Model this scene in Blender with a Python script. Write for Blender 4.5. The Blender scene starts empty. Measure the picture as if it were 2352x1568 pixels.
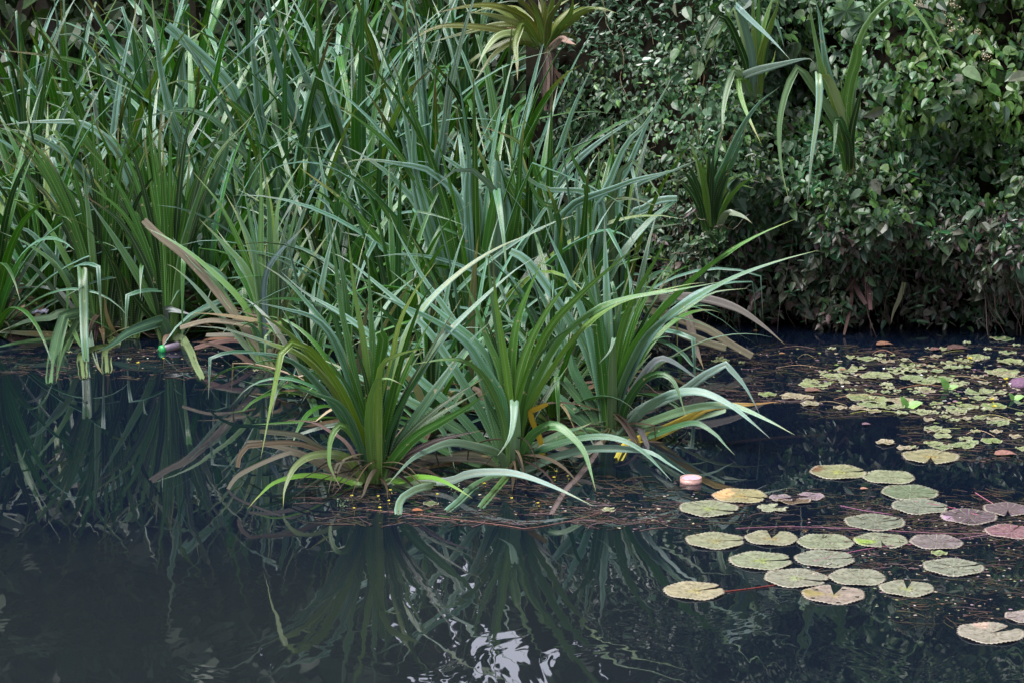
SKY_S, SUN_S, EXPO, WATER_C = .11, 5.0, .38, (.004, .0085, .021)
import bpy, math, random
import numpy as np
from mathutils import Vector
rng = np.random.default_rng(11)
R = random.Random(5)
sc = bpy.context.scene
COL = sc.collection

# ------------------------------------------------------------------ camera geometry
F, PITCH, H = 6050.0, math.radians(11.9), 3.4
CP, SP = math.cos(PITCH), math.sin(PITCH)
def on_water(u, v, z=0.0):
    xr, yr = (u - 1176) / F, -(v - 784) / F
    t = (H - z) / (SP - yr * CP)
    return np.array([t * xr, t * (CP + yr * SP), z])
def at_y(u, v, Y):
    xr, yr = (u - 1176) / F, -(v - 784) / F
    t = Y / (CP + yr * SP)
    return np.array([t * xr, Y, H + t * (-SP + yr * CP)])
def size_at(u, v, w):
    yr = -(v - 784) / F
    return w * (H / (SP - yr * CP)) / F
CAM = np.array([0, 0, H])
cam = bpy.data.cameras.new('camera'); camo = bpy.data.objects.new('camera', cam); COL.objects.link(camo)
camo.location = (0, 0, H); camo.rotation_euler = (math.pi / 2 - PITCH, 0, 0)
cam.sensor_width = 36; cam.lens = 36 * F / 2352; cam.clip_end = 1000; cam.clip_start = 0.1
sc.camera = camo

# ------------------------------------------------------------------ objects
def tag(o, label=None, cat=None, group=None, kind=None):
    if label: o['label'] = label
    if cat: o['category'] = cat
    if group: o['group'] = group
    if kind: o['kind'] = kind
    return o
def empty(name, loc, label=None, cat=None, group=None):
    o = bpy.data.objects.new(name, None); COL.objects.link(o)
    o.location = tuple(float(c) for c in loc); o.empty_display_size = .1
    return tag(o, label, cat, group)

class MB:
    """collects faces with a base colour and a uv per vertex"""
    def __init__(s): s.v = []; s.f = []; s.c = []; s.uv = []; s.n = 0
    def add(s, v, f, c, uv=None):
        v = np.asarray(v, float).reshape(-1, 3); c = np.asarray(c, float)
        if c.ndim == 1: c = np.repeat(c[None, :3], len(v), 0)
        s.v.append(v); s.c.append(c[:, :3]); s.uv.append(np.zeros((len(v), 2)) if uv is None else np.asarray(uv, float))
        s.f.extend([tuple(int(i) + s.n for i in q) for q in f]); s.n += len(v)
    def build(s, name, mat, parent=None, smooth=True, origin=None):
        v = np.concatenate(s.v); c = np.concatenate(s.c); uv = np.concatenate(s.uv)
        if parent is not None: org = np.array(parent.location[:])
        elif origin is None: org = np.array([v[:, 0].mean(), v[:, 1].mean(), v[:, 2].min()])
        else: org = np.asarray(origin, float)
        me = bpy.data.meshes.new(name); me.from_pydata((v - org).tolist(), [], s.f); me.update()
        a = me.color_attributes.new('Col', 'FLOAT_COLOR', 'POINT')
        a.data.foreach_set('color', np.concatenate([c, np.ones((len(c), 1))], 1).astype(np.float32).ravel())
        ul = me.uv_layers.new(name='UVMap'); li = np.zeros(len(me.loops), np.int32); me.loops.foreach_get('vertex_index', li)
        ul.data.foreach_set('uv', uv[li].astype(np.float32).ravel())
        me.polygons.foreach_set('use_smooth', [bool(smooth)] * len(me.polygons))
        me.materials.append(mat)
        o = bpy.data.objects.new(name, me); COL.objects.link(o)
        if parent is not None: o.parent = parent
        else: o.location = tuple(org)
        return o

def nrm(a): return a / (np.linalg.norm(a, axis=-1, keepdims=True) + 1e-12)
def spline(P, n, kink=None):
    """catmull-rom through P, resampled at n points; kink = index of a control point that stays sharp"""
    P = np.asarray(P, float)
    if kink is not None and 0 < kink < len(P) - 1:
        a = spline(P[:kink + 1], max(3, int(n * .6))); b = spline(P[kink:], max(3, n - int(n * .6) + 1))
        return np.concatenate([a, b[1:]])
    Q = np.concatenate([[2 * P[0] - P[1]], P, [2 * P[-1] - P[-2]]])
    out = []
    m = len(P) - 1
    for i in range(m):
        p0, p1, p2, p3 = Q[i:i + 4]
        for k in range(12):
            t = k / 12
            out.append(.5 * (2 * p1 + (p2 - p0) * t + (2 * p0 - 5 * p1 + 4 * p2 - p3) * t * t + (3 * p1 - p0 - 3 * p2 + p3) * t ** 3))
    out.append(P[-1]); out = np.array(out)
    d = np.r_[0, np.cumsum(np.linalg.norm(np.diff(out, axis=0), axis=1))]
    q = np.linspace(0, d[-1], n)
    return np.stack([np.interp(q, d, out[:, k]) for k in range(3)], 1)

def ribbon(mb, P, w, side, col, fold=.3, blunt=False, base=.75):
    """a pandanus blade: M-shaped section, long pointed tip"""
    n = len(P); L = np.r_[0, np.cumsum(np.linalg.norm(np.diff(P, axis=0), axis=1))]; t = L / L[-1]
    T = nrm(np.gradient(P, axis=0))
    s = side - (side * T).sum(1, keepdims=True) * T; s = nrm(s)
    N = np.cross(s, T)
    if blunt: wp = np.interp(t, [0, .08, .3, .93, 1], [base, .9, 1, .9, .75])
    else: wp = np.interp(t, [0, .08, .28, .55, .78, .9, 1], [base, .95, 1, .84, .45, .18, .015])
    wp = wp * (1 + (.07 if blunt else .04) * np.convolve([R.gauss(0, 1) for _ in range(n + 2)], [.4, .6, .4], 'valid'))
    W = (w * .5 * np.maximum(wp, .01))[:, None]
    off = [(-1, -.12), (-.52, .42), (0, -.5), (.52, .42), (1, -.12)]
    rows = [P + s * W * a + N * W * b * fold * 2 for a, b in off]
    V = np.stack(rows, 1).reshape(-1, 3)
    uv = np.stack([np.tile([-1, -.5, 0, .5, 1], n), np.repeat(L, 5)], 1)
    c = np.asarray(col, float)
    c = np.repeat(c[None], n, 0) if c.ndim == 1 else c
    f = [(i * 5 + k, i * 5 + k + 1, (i + 1) * 5 + k + 1, (i + 1) * 5 + k) for i in range(n - 1) for k in range(4)]
    mb.add(V, f, np.repeat(c, 5, 0), uv)

def tube(mb, P, r, col, k=5):
    P = np.asarray(P, float); n = len(P); T = nrm(np.gradient(P, axis=0))
    ref = np.array([.31, .87, .12]) if abs(T[0][2]) > .8 else np.array([0, 0, 1.])
    a = nrm(np.cross(T, ref)); b = np.cross(T, a); r = np.broadcast_to(np.asarray(r, float), (n,))
    ang = np.arange(k) * 2 * math.pi / k
    V = (P[:, None] + r[:, None, None] * (np.cos(ang)[None, :, None] * a[:, None] + np.sin(ang)[None, :, None] * b[:, None])).reshape(-1, 3)
    f = [(i * k + j, i * k + (j + 1) % k, (i + 1) * k + (j + 1) % k, (i + 1) * k + j) for i in range(n - 1) for j in range(k)]
    f += [tuple(range(k))[::-1], tuple((n - 1) * k + j for j in range(k))]
    c = np.asarray(col, float)
    mb.add(V, f, np.repeat(c, k, 0) if c.ndim == 2 else c)

def lathe(mb, prof, M, org, col, k=28):
    """prof: (radius, height) pairs turned about the axis M[2]"""
    n = len(prof); ang = np.arange(k) * 2 * math.pi / k
    V = [org + r * (math.cos(a) * M[0] + math.sin(a) * M[1]) + h * M[2] for r, h in prof for a in ang]
    f = [(i * k + j, i * k + (j + 1) % k, (i + 1) * k + (j + 1) % k, (i + 1) * k + j) for i in range(n - 1) for j in range(k)]
    mb.add(V, f, col)

# ------------------------------------------------------------------ materials
def mat(name):
    m = bpy.data.materials.new(name); m.use_nodes = True; nt = m.node_tree; nt.nodes.clear()
    out = nt.nodes.new('ShaderNodeOutputMaterial')
    def N(t, **k):
        x = nt.nodes.new('ShaderNode' + t)
        for a, b in k.items():
            if hasattr(x, a): setattr(x, a, b)
            else: x.inputs[a.replace('_', ' ')].default_value = b
        return x
    return m, nt, out, N
def ln(nt, a, b): nt.links.new(a, b)
def math_(nt, N, op, a, b=None, clamp=False):
    x = N('Math', operation=op, use_clamp=clamp)
    for i, q in enumerate((a, b)):
        if q is None: continue
        if isinstance(q, (int, float)): x.inputs[i].default_value = q
        else: ln(nt, q, x.inputs[i])
    return x.outputs[0]
def mixc(nt, N, fac, a, b, mode='MIX'):
    x = N('Mix', data_type='RGBA', blend_type=mode)
    for i, q in ((0, fac), (6, a), (7, b)):
        if isinstance(q, (int, float)): x.inputs[i].default_value = q
        elif isinstance(q, tuple): x.inputs[i].default_value = (*q[:3], 1)
        else: ln(nt, q, x.inputs[i])
    return x.outputs[2]
def ramp(nt, N, fac, stops):
    x = N('ValToRGB'); e = x.color_ramp.elements
    while len(e) < len(stops): e.new(.5)
    for q, (p, c) in zip(e, stops): q.position = p; q.color = (*c, 1) if len(c) == 3 else c
    ln(nt, fac, x.inputs[0]); return x.outputs[0]

def blade_material(name, rough=.3, trans=.18, spec=.55, bloom_sheen=(.15, .29, .26), gl=.42, dots=True):
    m, nt, out, N = mat(name)
    col = N('Attribute', attribute_name='Col').outputs['Color']
    uv = N('UVMap'); sep = N('SeparateXYZ'); ln(nt, uv.outputs[0], sep.inputs[0]); U, Vv = sep.outputs[0], sep.outputs[1]
    geo = N('NewGeometry')
    tc = N('TexCoord').outputs['Object']
    # waxy bloom plus painted sky sheen on the upper face, plainer green below
    no = N('TexNoise', Scale=7.0, Detail=4.0); ln(nt, tc, no.inputs['Vector'])
    bl = math_(nt, N, 'MULTIPLY', math_(nt, N, 'SUBTRACT', 1.0, geo.outputs['Backfacing']), math_(nt, N, 'MULTIPLY', no.outputs[0], gl * 2))
    wing = N('MapRange', interpolation_type='SMOOTHSTEP'); ln(nt, math_(nt, N, 'ABSOLUTE', U), wing.inputs[0])   # the wings carry bloom and painted sheen, the keel stays green
    for i, q in enumerate((.12, .6, .25, 1.5)): wing.inputs[i + 1].default_value = q
    out_ = N('MapRange', interpolation_type='SMOOTHSTEP'); ln(nt, Vv, out_.inputs[0])                 # painted sheen: weak on the lower blade, full on the outer half
    for i, q in enumerate((.2, .95, .12, 1.15)): out_.inputs[i + 1].default_value = q
    sc_ = N('SeparateColor'); ln(nt, col, sc_.inputs[0])
    kind = math_(nt, N, 'ADD', math_(nt, N, 'MULTIPLY', math_(nt, N, 'DIVIDE', sc_.outputs[2], sc_.outputs[1]), 2.6), .12, True)
    bl = math_(nt, N, 'MULTIPLY', math_(nt, N, 'MULTIPLY', bl, out_.outputs[0]), kind)
    c = mixc(nt, N, math_(nt, N, 'MULTIPLY', bl, wing.outputs[0], True), col, bloom_sheen)
    # fine veins along the blade
    st = N('CombineXYZ'); ln(nt, math_(nt, N, 'MULTIPLY', U, 9.0), st.inputs[0]); ln(nt, math_(nt, N, 'MULTIPLY', Vv, 1.2), st.inputs[1])
    vn = N('TexNoise', Scale=1.6, Detail=3.0); ln(nt, st.outputs[0], vn.inputs['Vector'])
    c = mixc(nt, N, 1.0, c, ramp(nt, N, vn.outputs[0], [(.28, (.55, .56, .55)), (.72, (1.4, 1.38, 1.35))]), 'MULTIPLY')
    aU = math_(nt, N, 'ABSOLUTE', U)
    if dots:
        rib = math_(nt, N, 'LESS_THAN', aU, .06)
        c = mixc(nt, N, math_(nt, N, 'MULTIPLY', rib, .5), c, (.2, .33, .13))
        d = math_(nt, N, 'MULTIPLY', math_(nt, N, 'GREATER_THAN', aU, .86), math_(nt, N, 'LESS_THAN', math_(nt, N, 'FRACT', math_(nt, N, 'MULTIPLY', Vv, 70.0)), .4))
        c = mixc(nt, N, math_(nt, N, 'MULTIPLY', d, .42), c, (.26, .34, .18))
    # insect scars
    sp = N('TexNoise', Scale=26.0, Detail=2.0); ln(nt, tc, sp.inputs['Vector'])
    c = mixc(nt, N, math_(nt, N, 'MULTIPLY', math_(nt, N, 'GREATER_THAN', sp.outputs[0], .715), .75), c, (.3, .27, .15))
    bs = N('BsdfPrincipled', Roughness=rough); ln(nt, c, bs.inputs['Base Color']); bs.inputs['Specular IOR Level'].default_value = spec
    rr = N('MapRange'); ln(nt, vn.outputs[0], rr.inputs[0]); rr.inputs[3].default_value = rough - .06; rr.inputs[4].default_value = rough + .12
    ln(nt, rr.outputs[0], bs.inputs['Roughness'])
    bp = N('Bump', Strength=.5, Distance=.003); ln(nt, vn.outputs[0], bp.inputs['Height']); ln(nt, bp.outputs[0], bs.inputs['Normal'])
    tr = N('BsdfTranslucent'); ln(nt, mixc(nt, N, 1.0, c, (1.15, 1.35, .5), 'MULTIPLY'), tr.inputs[0])
    mx = N('MixShader'); mx.inputs[0].default_value = trans; ln(nt, bs.outputs[0], mx.inputs[1]); ln(nt, tr.outputs[0], mx.inputs[2])
    ln(nt, mx.outputs[0], out.inputs[0]); return m

def colour_material(name, rough=.5, trans=0., spec=.5, scale=60., vary=.35, bump=.2, speck=None):
    m, nt, out, N = mat(name)
    col = N('Attribute', attribute_name='Col').outputs['Color']; tc = N('TexCoord').outputs['Object']
    no = N('TexNoise', Scale=scale, Detail=5.0, Roughness=.65); ln(nt, tc, no.inputs['Vector'])
    c = mixc(nt, N, 1.0, col, ramp(nt, N, no.outputs[0], [(.3, (1 - vary,) * 3), (.7, (1 + vary * .8,) * 3)]), 'MULTIPLY')
    if speck:
        s2 = N('TexNoise', Scale=speck[0], Detail=3.0); ln(nt, tc, s2.inputs['Vector'])
        c = mixc(nt, N, math_(nt, N, 'MULTIPLY', math_(nt, N, 'GREATER_THAN', s2.outputs[0], speck[1]), speck[2]), c, speck[3])
    bs = N('BsdfPrincipled', Roughness=rough); ln(nt, c, bs.inputs['Base Color']); bs.inputs['Specular IOR Level'].default_value = spec
    bp = N('Bump', Strength=bump, Distance=.004); ln(nt, no.outputs[0], bp.inputs['Height']); ln(nt, bp.outputs[0], bs.inputs['Normal'])
    if trans:
        tr = N('BsdfTranslucent'); ln(nt, mixc(nt, N, 1.0, c, (1.1, 1.3, .5), 'MULTIPLY'), tr.inputs[0])
        mx = N('MixShader'); mx.inputs[0].default_value = trans; ln(nt, bs.outputs[0], mx.inputs[1]); ln(nt, tr.outputs[0], mx.inputs[2])
        ln(nt, mx.outputs[0], out.inputs[0])
    else: ln(nt, bs.outputs[0], out.inputs[0])
    return m
M_BLADE = blade_material('pandanus_blade')
M_DRY = blade_material('dry_blade', rough=.6, trans=.1, spec=.3, bloom_sheen=(.3, .27, .2), gl=.06, dots=False)
M_VINE = colour_material('vine_leaf', rough=.42, trans=.2, spec=.5, scale=30, vary=.3, speck=(45, .72, .6, (.2, .15, .08)))
M_GLOSS = colour_material('glossy_leaf', rough=.3, trans=.12, spec=.6, scale=30, vary=.3)
M_WOOD = colour_material('stem_fibre', rough=.75, scale=90, vary=.5, bump=.5)
M_BITS = colour_material('floating_bits', rough=.7, scale=80, vary=.5, bump=.4, spec=.3)
M_PLASTIC = colour_material('weathered_plastic', rough=.4, scale=70, vary=.3, bump=.15, speck=(60, .62, .5, (.2, .13, .08)))
M_PETAL = colour_material('petal', rough=.5, trans=.3, scale=200, vary=.15, bump=.05)

def pad_material():
    m, nt, out, N = mat('lily_pad')
    col = N('Attribute', attribute_name='Col').outputs['Color']
    uv = N('UVMap'); sep = N('SeparateXYZ'); ln(nt, uv.outputs[0], sep.inputs[0]); r, a = sep.outputs[0], sep.outputs[1]
    tc = N('TexCoord').outputs['Object']
    no = N('TexNoise', Scale=22.0, Detail=6.0, Roughness=.7); ln(nt, tc, no.inputs['Vector'])
    c = mixc(nt, N, 1.0, col, ramp(nt, N, no.outputs[0], [(.3, (.6, .6, .55)), (.7, (1.25, 1.22, 1.2))]), 'MULTIPLY')
    ray = math_(nt, N, 'ABSOLUTE', math_(nt, N, 'SINE', math_(nt, N, 'MULTIPLY', a, 9.0)))
    ry = math_(nt, N, 'MULTIPLY', math_(nt, N, 'LESS_THAN', ray, .15), .6)
    c = mixc(nt, N, ry, c, (.22, .29, .17))
    s2 = N('TexNoise', Scale=70.0, Detail=3.0); ln(nt, tc, s2.inputs['Vector'])
    c = mixc(nt, N, math_(nt, N, 'MULTIPLY', math_(nt, N, 'GREATER_THAN', s2.outputs[0], .59), .7), c, (.08, .06, .035))
    edge = math_(nt, N, 'MULTIPLY', math_(nt, N, 'GREATER_THAN', math_(nt, N, 'ADD', r, math_(nt, N, 'MULTIPLY', no.outputs[0], .25)), 1.06), .55)
    c = mixc(nt, N, edge, c, (.3, .27, .22))
    bs = N('BsdfPrincipled', Roughness=.42); ln(nt, c, bs.inputs['Base Color'])
    hh = math_(nt, N, 'ADD', ray, no.outputs[0])
    bp = N('Bump', Strength=.25, Distance=.004); ln(nt, hh, bp.inputs['Height']); ln(nt, bp.outputs[0], bs.inputs['Normal'])
    ln(nt, bs.outputs[0], out.inputs[0]); return m
M_PAD = pad_material()

# ------------------------------------------------------------------ light
w = bpy.data.worlds.new('World'); sc.world = w; w.use_nodes = True; wn = w.node_tree
SUN_EL, SUN_AZ = math.radians(64), math.radians(-118)     # high hazy sun over the camera's left
bg = wn.nodes['Background']; sky = wn.nodes.new('ShaderNodeTexSky'); sky.sky_type = 'NISHITA'; sky.sun_disc = False
sky.sun_elevation = SUN_EL; sky.sun_rotation = SUN_AZ; sky.dust_density = 4.0; sky.air_density = 1.0; sky.ozone_density = 1.5
bw = wn.nodes.new('ShaderNodeRGBToBW'); wn.links.new(sky.outputs[0], bw.inputs[0])      # thin high cloud takes the blue out
wc = wn.nodes.new('ShaderNodeTexCoord'); cn = wn.nodes.new('ShaderNodeTexNoise'); cn.inputs['Scale'].default_value = 3.5; cn.inputs['Detail'].default_value = 6
wn.links.new(wc.outputs['Generated'], cn.inputs['Vector'])
cm = wn.nodes.new('ShaderNodeMath'); cm.operation = 'MULTIPLY_ADD'; wn.links.new(cn.outputs[0], cm.inputs[0]); cm.inputs[1].default_value = 2.6; cm.inputs[2].default_value = .7
cv = wn.nodes.new('ShaderNodeMath'); cv.operation = 'MULTIPLY'; wn.links.new(cm.outputs[0], cv.inputs[0]); wn.links.new(bw.outputs[0], cv.inputs[1])
ct = wn.nodes.new('ShaderNodeMix'); ct.data_type = 'RGBA'; ct.blend_type = 'MULTIPLY'; ct.inputs[0].default_value = 1; wn.links.new(cv.outputs[0], ct.inputs[6]); ct.inputs[7].default_value = (1.0, .98, 1.1, 1)
cx = wn.nodes.new('ShaderNodeMix'); cx.data_type = 'RGBA'; cx.inputs[0].default_value = .72; wn.links.new(sky.outputs[0], cx.inputs[6]); wn.links.new(ct.outputs[2], cx.inputs[7])
dp = wn.nodes.new('ShaderNodeVectorMath'); dp.operation = 'DOT_PRODUCT'; wn.links.new(wc.outputs['Generated'], dp.inputs[0]); dp.inputs[1].default_value = (.02, .943, .333)   # sky brightened low beyond the pond, added to whiten its mirrored patch
br = wn.nodes.new('ShaderNodeMapRange'); br.interpolation_type = 'SMOOTHSTEP'; wn.links.new(dp.outputs['Value'], br.inputs[0])
for i, q in enumerate((.972, .994, 1.0, 4.5)): br.inputs[i + 1].default_value = q
bz = wn.nodes.new('ShaderNodeVectorMath'); bz.operation = 'SCALE'; wn.links.new(cx.outputs[2], bz.inputs[0]); wn.links.new(br.outputs[0], bz.inputs['Scale'])
wn.links.new(bz.outputs[0], bg.inputs[0]); bg.inputs[1].default_value = SKY_S
su = bpy.data.lights.new('sun', 'SUN'); su.energy = SUN_S; su.angle = math.radians(34); su.color = (1, .97, .93)
so = bpy.data.objects.new('sun', su); COL.objects.link(so)
d = Vector((math.sin(SUN_AZ) * math.cos(SUN_EL), math.cos(SUN_AZ) * math.cos(SUN_EL), math.sin(SUN_EL)))
so.rotation_euler = d.to_track_quat('Z', 'Y').to_euler(); so.location = (-5, -5, 12)
sc.view_settings.view_transform = 'Standard'; sc.view_settings.look = 'None'; sc.view_settings.gamma = 1
sc.view_settings.exposure = EXPO
sc.cycles.use_denoising = True
sc.cycles.max_bounces = 8; sc.cycles.diffuse_bounces = 2; sc.cycles.glossy_bounces = 4; sc.cycles.transparent_max_bounces = 12; sc.cycles.transmission_bounces = 4

# ------------------------------------------------------------------ ground and water
def snoise(x, y, s=0.):
    return (np.sin(x * 1.7 + s) * np.cos(y * 1.3 - s) + .5 * np.sin(x * 3.9 - y * 2.7 + 1.3 * s) + .25 * np.sin(x * 8.1 + y * 7.3 + s * 2)) / 1.75
def ground_z(x, y):
    e = 16.7 + .25 * snoise(x * 1.2, y * 0, 2.)
    z = np.interp(y - e, [-6, -1.0, 0, 1, 4, 8, 20, 200], [-.9, -.45, -.06, .06, .35, .7, 1.0, 1.2])
    return z + .05 * snoise(x * 2, y * 2)
def make_ground():
    xs = np.concatenate([[-300, -80, -30], np.linspace(-12, 12, 97), [30, 80, 300]])
    ys = np.concatenate([[-40, -5], np.linspace(4, 30, 105), [40, 80, 300, 500]])
    X, Y = np.meshgrid(xs, ys); Z = ground_z(X, Y)
    n = len(xs); f = [(j * n + i, j * n + i + 1, (j + 1) * n + i + 1, (j + 1) * n + i) for j in range(len(ys) - 1) for i in range(n - 1)]
    mb = MB(); mb.add(np.stack([X, Y, Z], 2), f, (.022, .018, .011))
    return tag(mb.build('ground', colour_material('wet_soil', rough=.8, spec=.1, scale=5, vary=.6, bump=1.), origin=(0, 0, 0)), kind='structure')
make_ground()
def water_material():
    m, nt, out, N = mat('pond_water')
    tc = N('TexCoord').outputs['Object']
    mp = N('Mapping'); mp.inputs['Scale'].default_value = (1.0, .55, 1); ln(nt, tc, mp.inputs[0])
    n1 = N('TexNoise', Scale=2.4, Detail=3.0, Roughness=.5, Distortion=.8); ln(nt, mp.outputs[0], n1.inputs['Vector'])
    n2 = N('TexNoise', Scale=.8, Detail=1.0); ln(nt, tc, n2.inputs['Vector'])
    sx = N('SeparateXYZ'); ln(nt, tc, sx.inputs[0])
    calm = N('MapRange'); ln(nt, sx.outputs[1], calm.inputs[0])       # the sheltered water by the bank lies calmer
    for i, q in enumerate((10.2, 13.2, 1.0, .12)): calm.inputs[i + 1].default_value = q
    hgt = math_(nt, N, 'ADD', math_(nt, N, 'MULTIPLY', n1.outputs[0], calm.outputs[0]), math_(nt, N, 'MULTIPLY', n2.outputs[0], .5))
    bp = N('Bump', Strength=1.0, Distance=.0034); ln(nt, hgt, bp.inputs['Height'])
    fr = N('Fresnel', IOR=1.36); ln(nt, bp.outputs[0], fr.inputs['Normal'])
    gl = N('BsdfGlossy', Roughness=.012); gl.inputs[0].default_value = (1, 1, 1, 1); ln(nt, bp.outputs[0], gl.inputs['Normal'])
    di = N('BsdfDiffuse'); di.inputs[0].default_value = (*WATER_C, 1)
    lit_silt = N('MapRange', interpolation_type='SMOOTHSTEP'); ln(nt, math_(nt, N, 'ADD', sx.outputs[1], math_(nt, N, 'MULTIPLY', n2.outputs[0], 1.6)), lit_silt.inputs[0])
    for i, q in enumerate((11.2, 13.4, 1.0, 0.0)): lit_silt.inputs[i + 1].default_value = q
    lf = N('MapRange', interpolation_type='SMOOTHSTEP'); ln(nt, sx.outputs[0], lf.inputs[0])
    for i, q in enumerate((-.2, 1.2, 1.0, .3)): lf.inputs[i + 1].default_value = q
    ln(nt, mixc(nt, N, math_(nt, N, 'MULTIPLY', lit_silt.outputs[0], lf.outputs[0]), WATER_C, (.015, .0215, .026)), di.inputs[0])   # silty open water; shade near the plants is painted as darker navy
    tp = N('BsdfTransparent'); tp.inputs[0].default_value = (.5, .55, .5, 1)
    a = N('MixShader'); a.inputs[0].default_value = .55; ln(nt, tp.outputs[0], a.inputs[1]); ln(nt, di.outputs[0], a.inputs[2])
    b = N('MixShader'); ln(nt, fr.outputs[0], b.inputs[0]); ln(nt, a.outputs[0], b.inputs[1]); ln(nt, gl.outputs[0], b.inputs[2])
    ln(nt, b.outputs[0], out.inputs[0]); return m
mb = MB(); mb.add([(-300, -40, 0), (300, -40, 0), (300, 60, 0), (-300, 60, 0)], [(0, 1, 2, 3)], (0, 0, 0))
tag(mb.build('water', water_material(), origin=(0, 0, 0)), kind='structure')
# ------------------------------------------------------------------ pandanus
VIV, BLU, YEL, DRK, DRY, PUR = (.024, .1, .004), (.028, .1, .03), (.09, .17, .012), (.007, .034, .003), (.1, .078, .048), (.055, .03, .03)
def jit(c, a=.36):
    k = R.uniform(1 - a, 1 + a); return np.array([c[0] * k * R.uniform(.85, 1.2), c[1] * k, c[2] * k * R.uniform(.8, 1.25)])
def tipcol(c, n, dry=.0, tipc=(.3, .27, .09), start=.9):
    t = np.linspace(0, 1, n)[:, None]; a = np.clip((t - start) / (1.0001 - min(start, 1)), 0, 1) * .8
    base = np.clip(1 - t / .16, 0, 1) * .35
    cc = c * (1 - base) + np.array((.14, .24, .05)) * base
    if start >= 1: return cc * (1 - a * 0)
    if R.random() < .35: tipc = R.choice([(.22, .17, .08), (.12, .07, .04), (.3, .3, .08)]); a = np.clip((t - start + .08) / .1, 0, 1) * .9
    return cc * (1 - a) + np.array(tipc) * a * .8
def gen_leaf(mb, base, az, e0, L, w, col, droop=.6, kink=None, kdrop=1.9, twist=0., n=13, zmin=None, start=.9):
    t = np.linspace(0, 1, n)
    th = e0 - droop * t ** 1.6 * (.4 + math.cos(max(e0, 0)) * 1.2)
    if kink is not None: th = np.where(t > kink, np.maximum(th - kdrop, -1.55), th)
    th = np.maximum(th, -1.5)
    azs = az + .18 * math.sin(twist * 7) * t
    st = np.stack([np.cos(azs) * np.cos(th), np.sin(azs) * np.cos(th), np.sin(th)], 1) * (L / (n - 1))
    P = np.asarray(base, float) + np.concatenate([[np.zeros(3)], np.cumsum(st[:-1], 0)])
    if zmin is not None: P[:, 2] = np.maximum(P[:, 2], zmin + .012 * np.arange(n) / n)
    S = np.repeat(np.array([[math.sin(az), -math.cos(az), 0.]]), n, 0)
    T = nrm(np.gradient(P, axis=0)); Nn = np.cross(S, T); tw = (twist * t)[:, None]
    S = S * np.cos(tw) + Nn * np.sin(tw)
    ribbon(mb, P, w, S, tipcol(col, n, start=start))
def pick(mix):
    x = R.random(); a = 0
    for p, c in mix:
        a += p
        if x < a: return jit(c)
    return jit(mix[-1][1])
MIX = [(.33, BLU), (.42, VIV), (.17, DRK), (.08, YEL)]
def rosette(mb, base, n, L, w, e_hi=88, e_lo=22, kinks=.2, mix=MIX, azr=None, zmin=None, nseg=13, lean=(0, 0), azj=.25, tw=.9):
    tone = R.uniform(.7, 1.25)
    for i in range(n):
        f = (i + .5) / n
        e = math.radians(e_hi - (e_hi - e_lo) * f ** 1.25 + R.uniform(-6, 6))
        az = (i * 2.39996 + R.uniform(-azj, azj)) if azr is None else R.uniform(*azr)
        l = L * R.uniform(.78, 1.12) * (1 - .12 * f)
        k = R.uniform(.5, .8) if R.random() < kinks else None
        b = np.array(base) + np.array([math.cos(az), math.sin(az), 0]) * .03 * (.3 + f) + np.array([0, 0, .10 * (1 - f)])
        e2 = e - .12 * (lean[0] * math.cos(az) + lean[1] * math.sin(az)) * -1
        gen_leaf(mb, b, az, e2, l, w * R.uniform(.75, 1.1), pick(mix) * tone, R.uniform(.7, 1.9), k, R.uniform(1.0, 2.3), R.uniform(-tw, tw), nseg, zmin, R.uniform(.8, .95))
def stem(base, parent, h=.02, r=.034):
    mb = MB(); n = 9; P = [(base[0], base[1], base[2] - .35 + (h + .35) * i / (n - 1)) for i in range(n)]
    r_ = [r * (1.1 - .35 * i / (n - 1)) * (1 + .12 * (i % 2)) for i in range(n)]
    tube(mb, P, r_, (.035, .04, .015), 9); return mb.build('stem', M_WOOD, parent)
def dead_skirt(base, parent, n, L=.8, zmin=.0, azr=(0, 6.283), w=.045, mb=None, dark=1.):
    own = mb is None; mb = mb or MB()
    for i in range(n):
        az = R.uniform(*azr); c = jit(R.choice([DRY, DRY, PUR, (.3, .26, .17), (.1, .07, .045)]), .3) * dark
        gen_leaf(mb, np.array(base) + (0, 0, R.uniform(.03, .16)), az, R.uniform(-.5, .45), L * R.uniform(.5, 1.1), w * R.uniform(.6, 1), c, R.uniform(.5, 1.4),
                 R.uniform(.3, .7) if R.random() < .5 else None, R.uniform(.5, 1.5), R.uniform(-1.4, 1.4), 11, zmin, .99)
    return mb.build('dead_leaves', M_DRY, parent) if own else None

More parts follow.
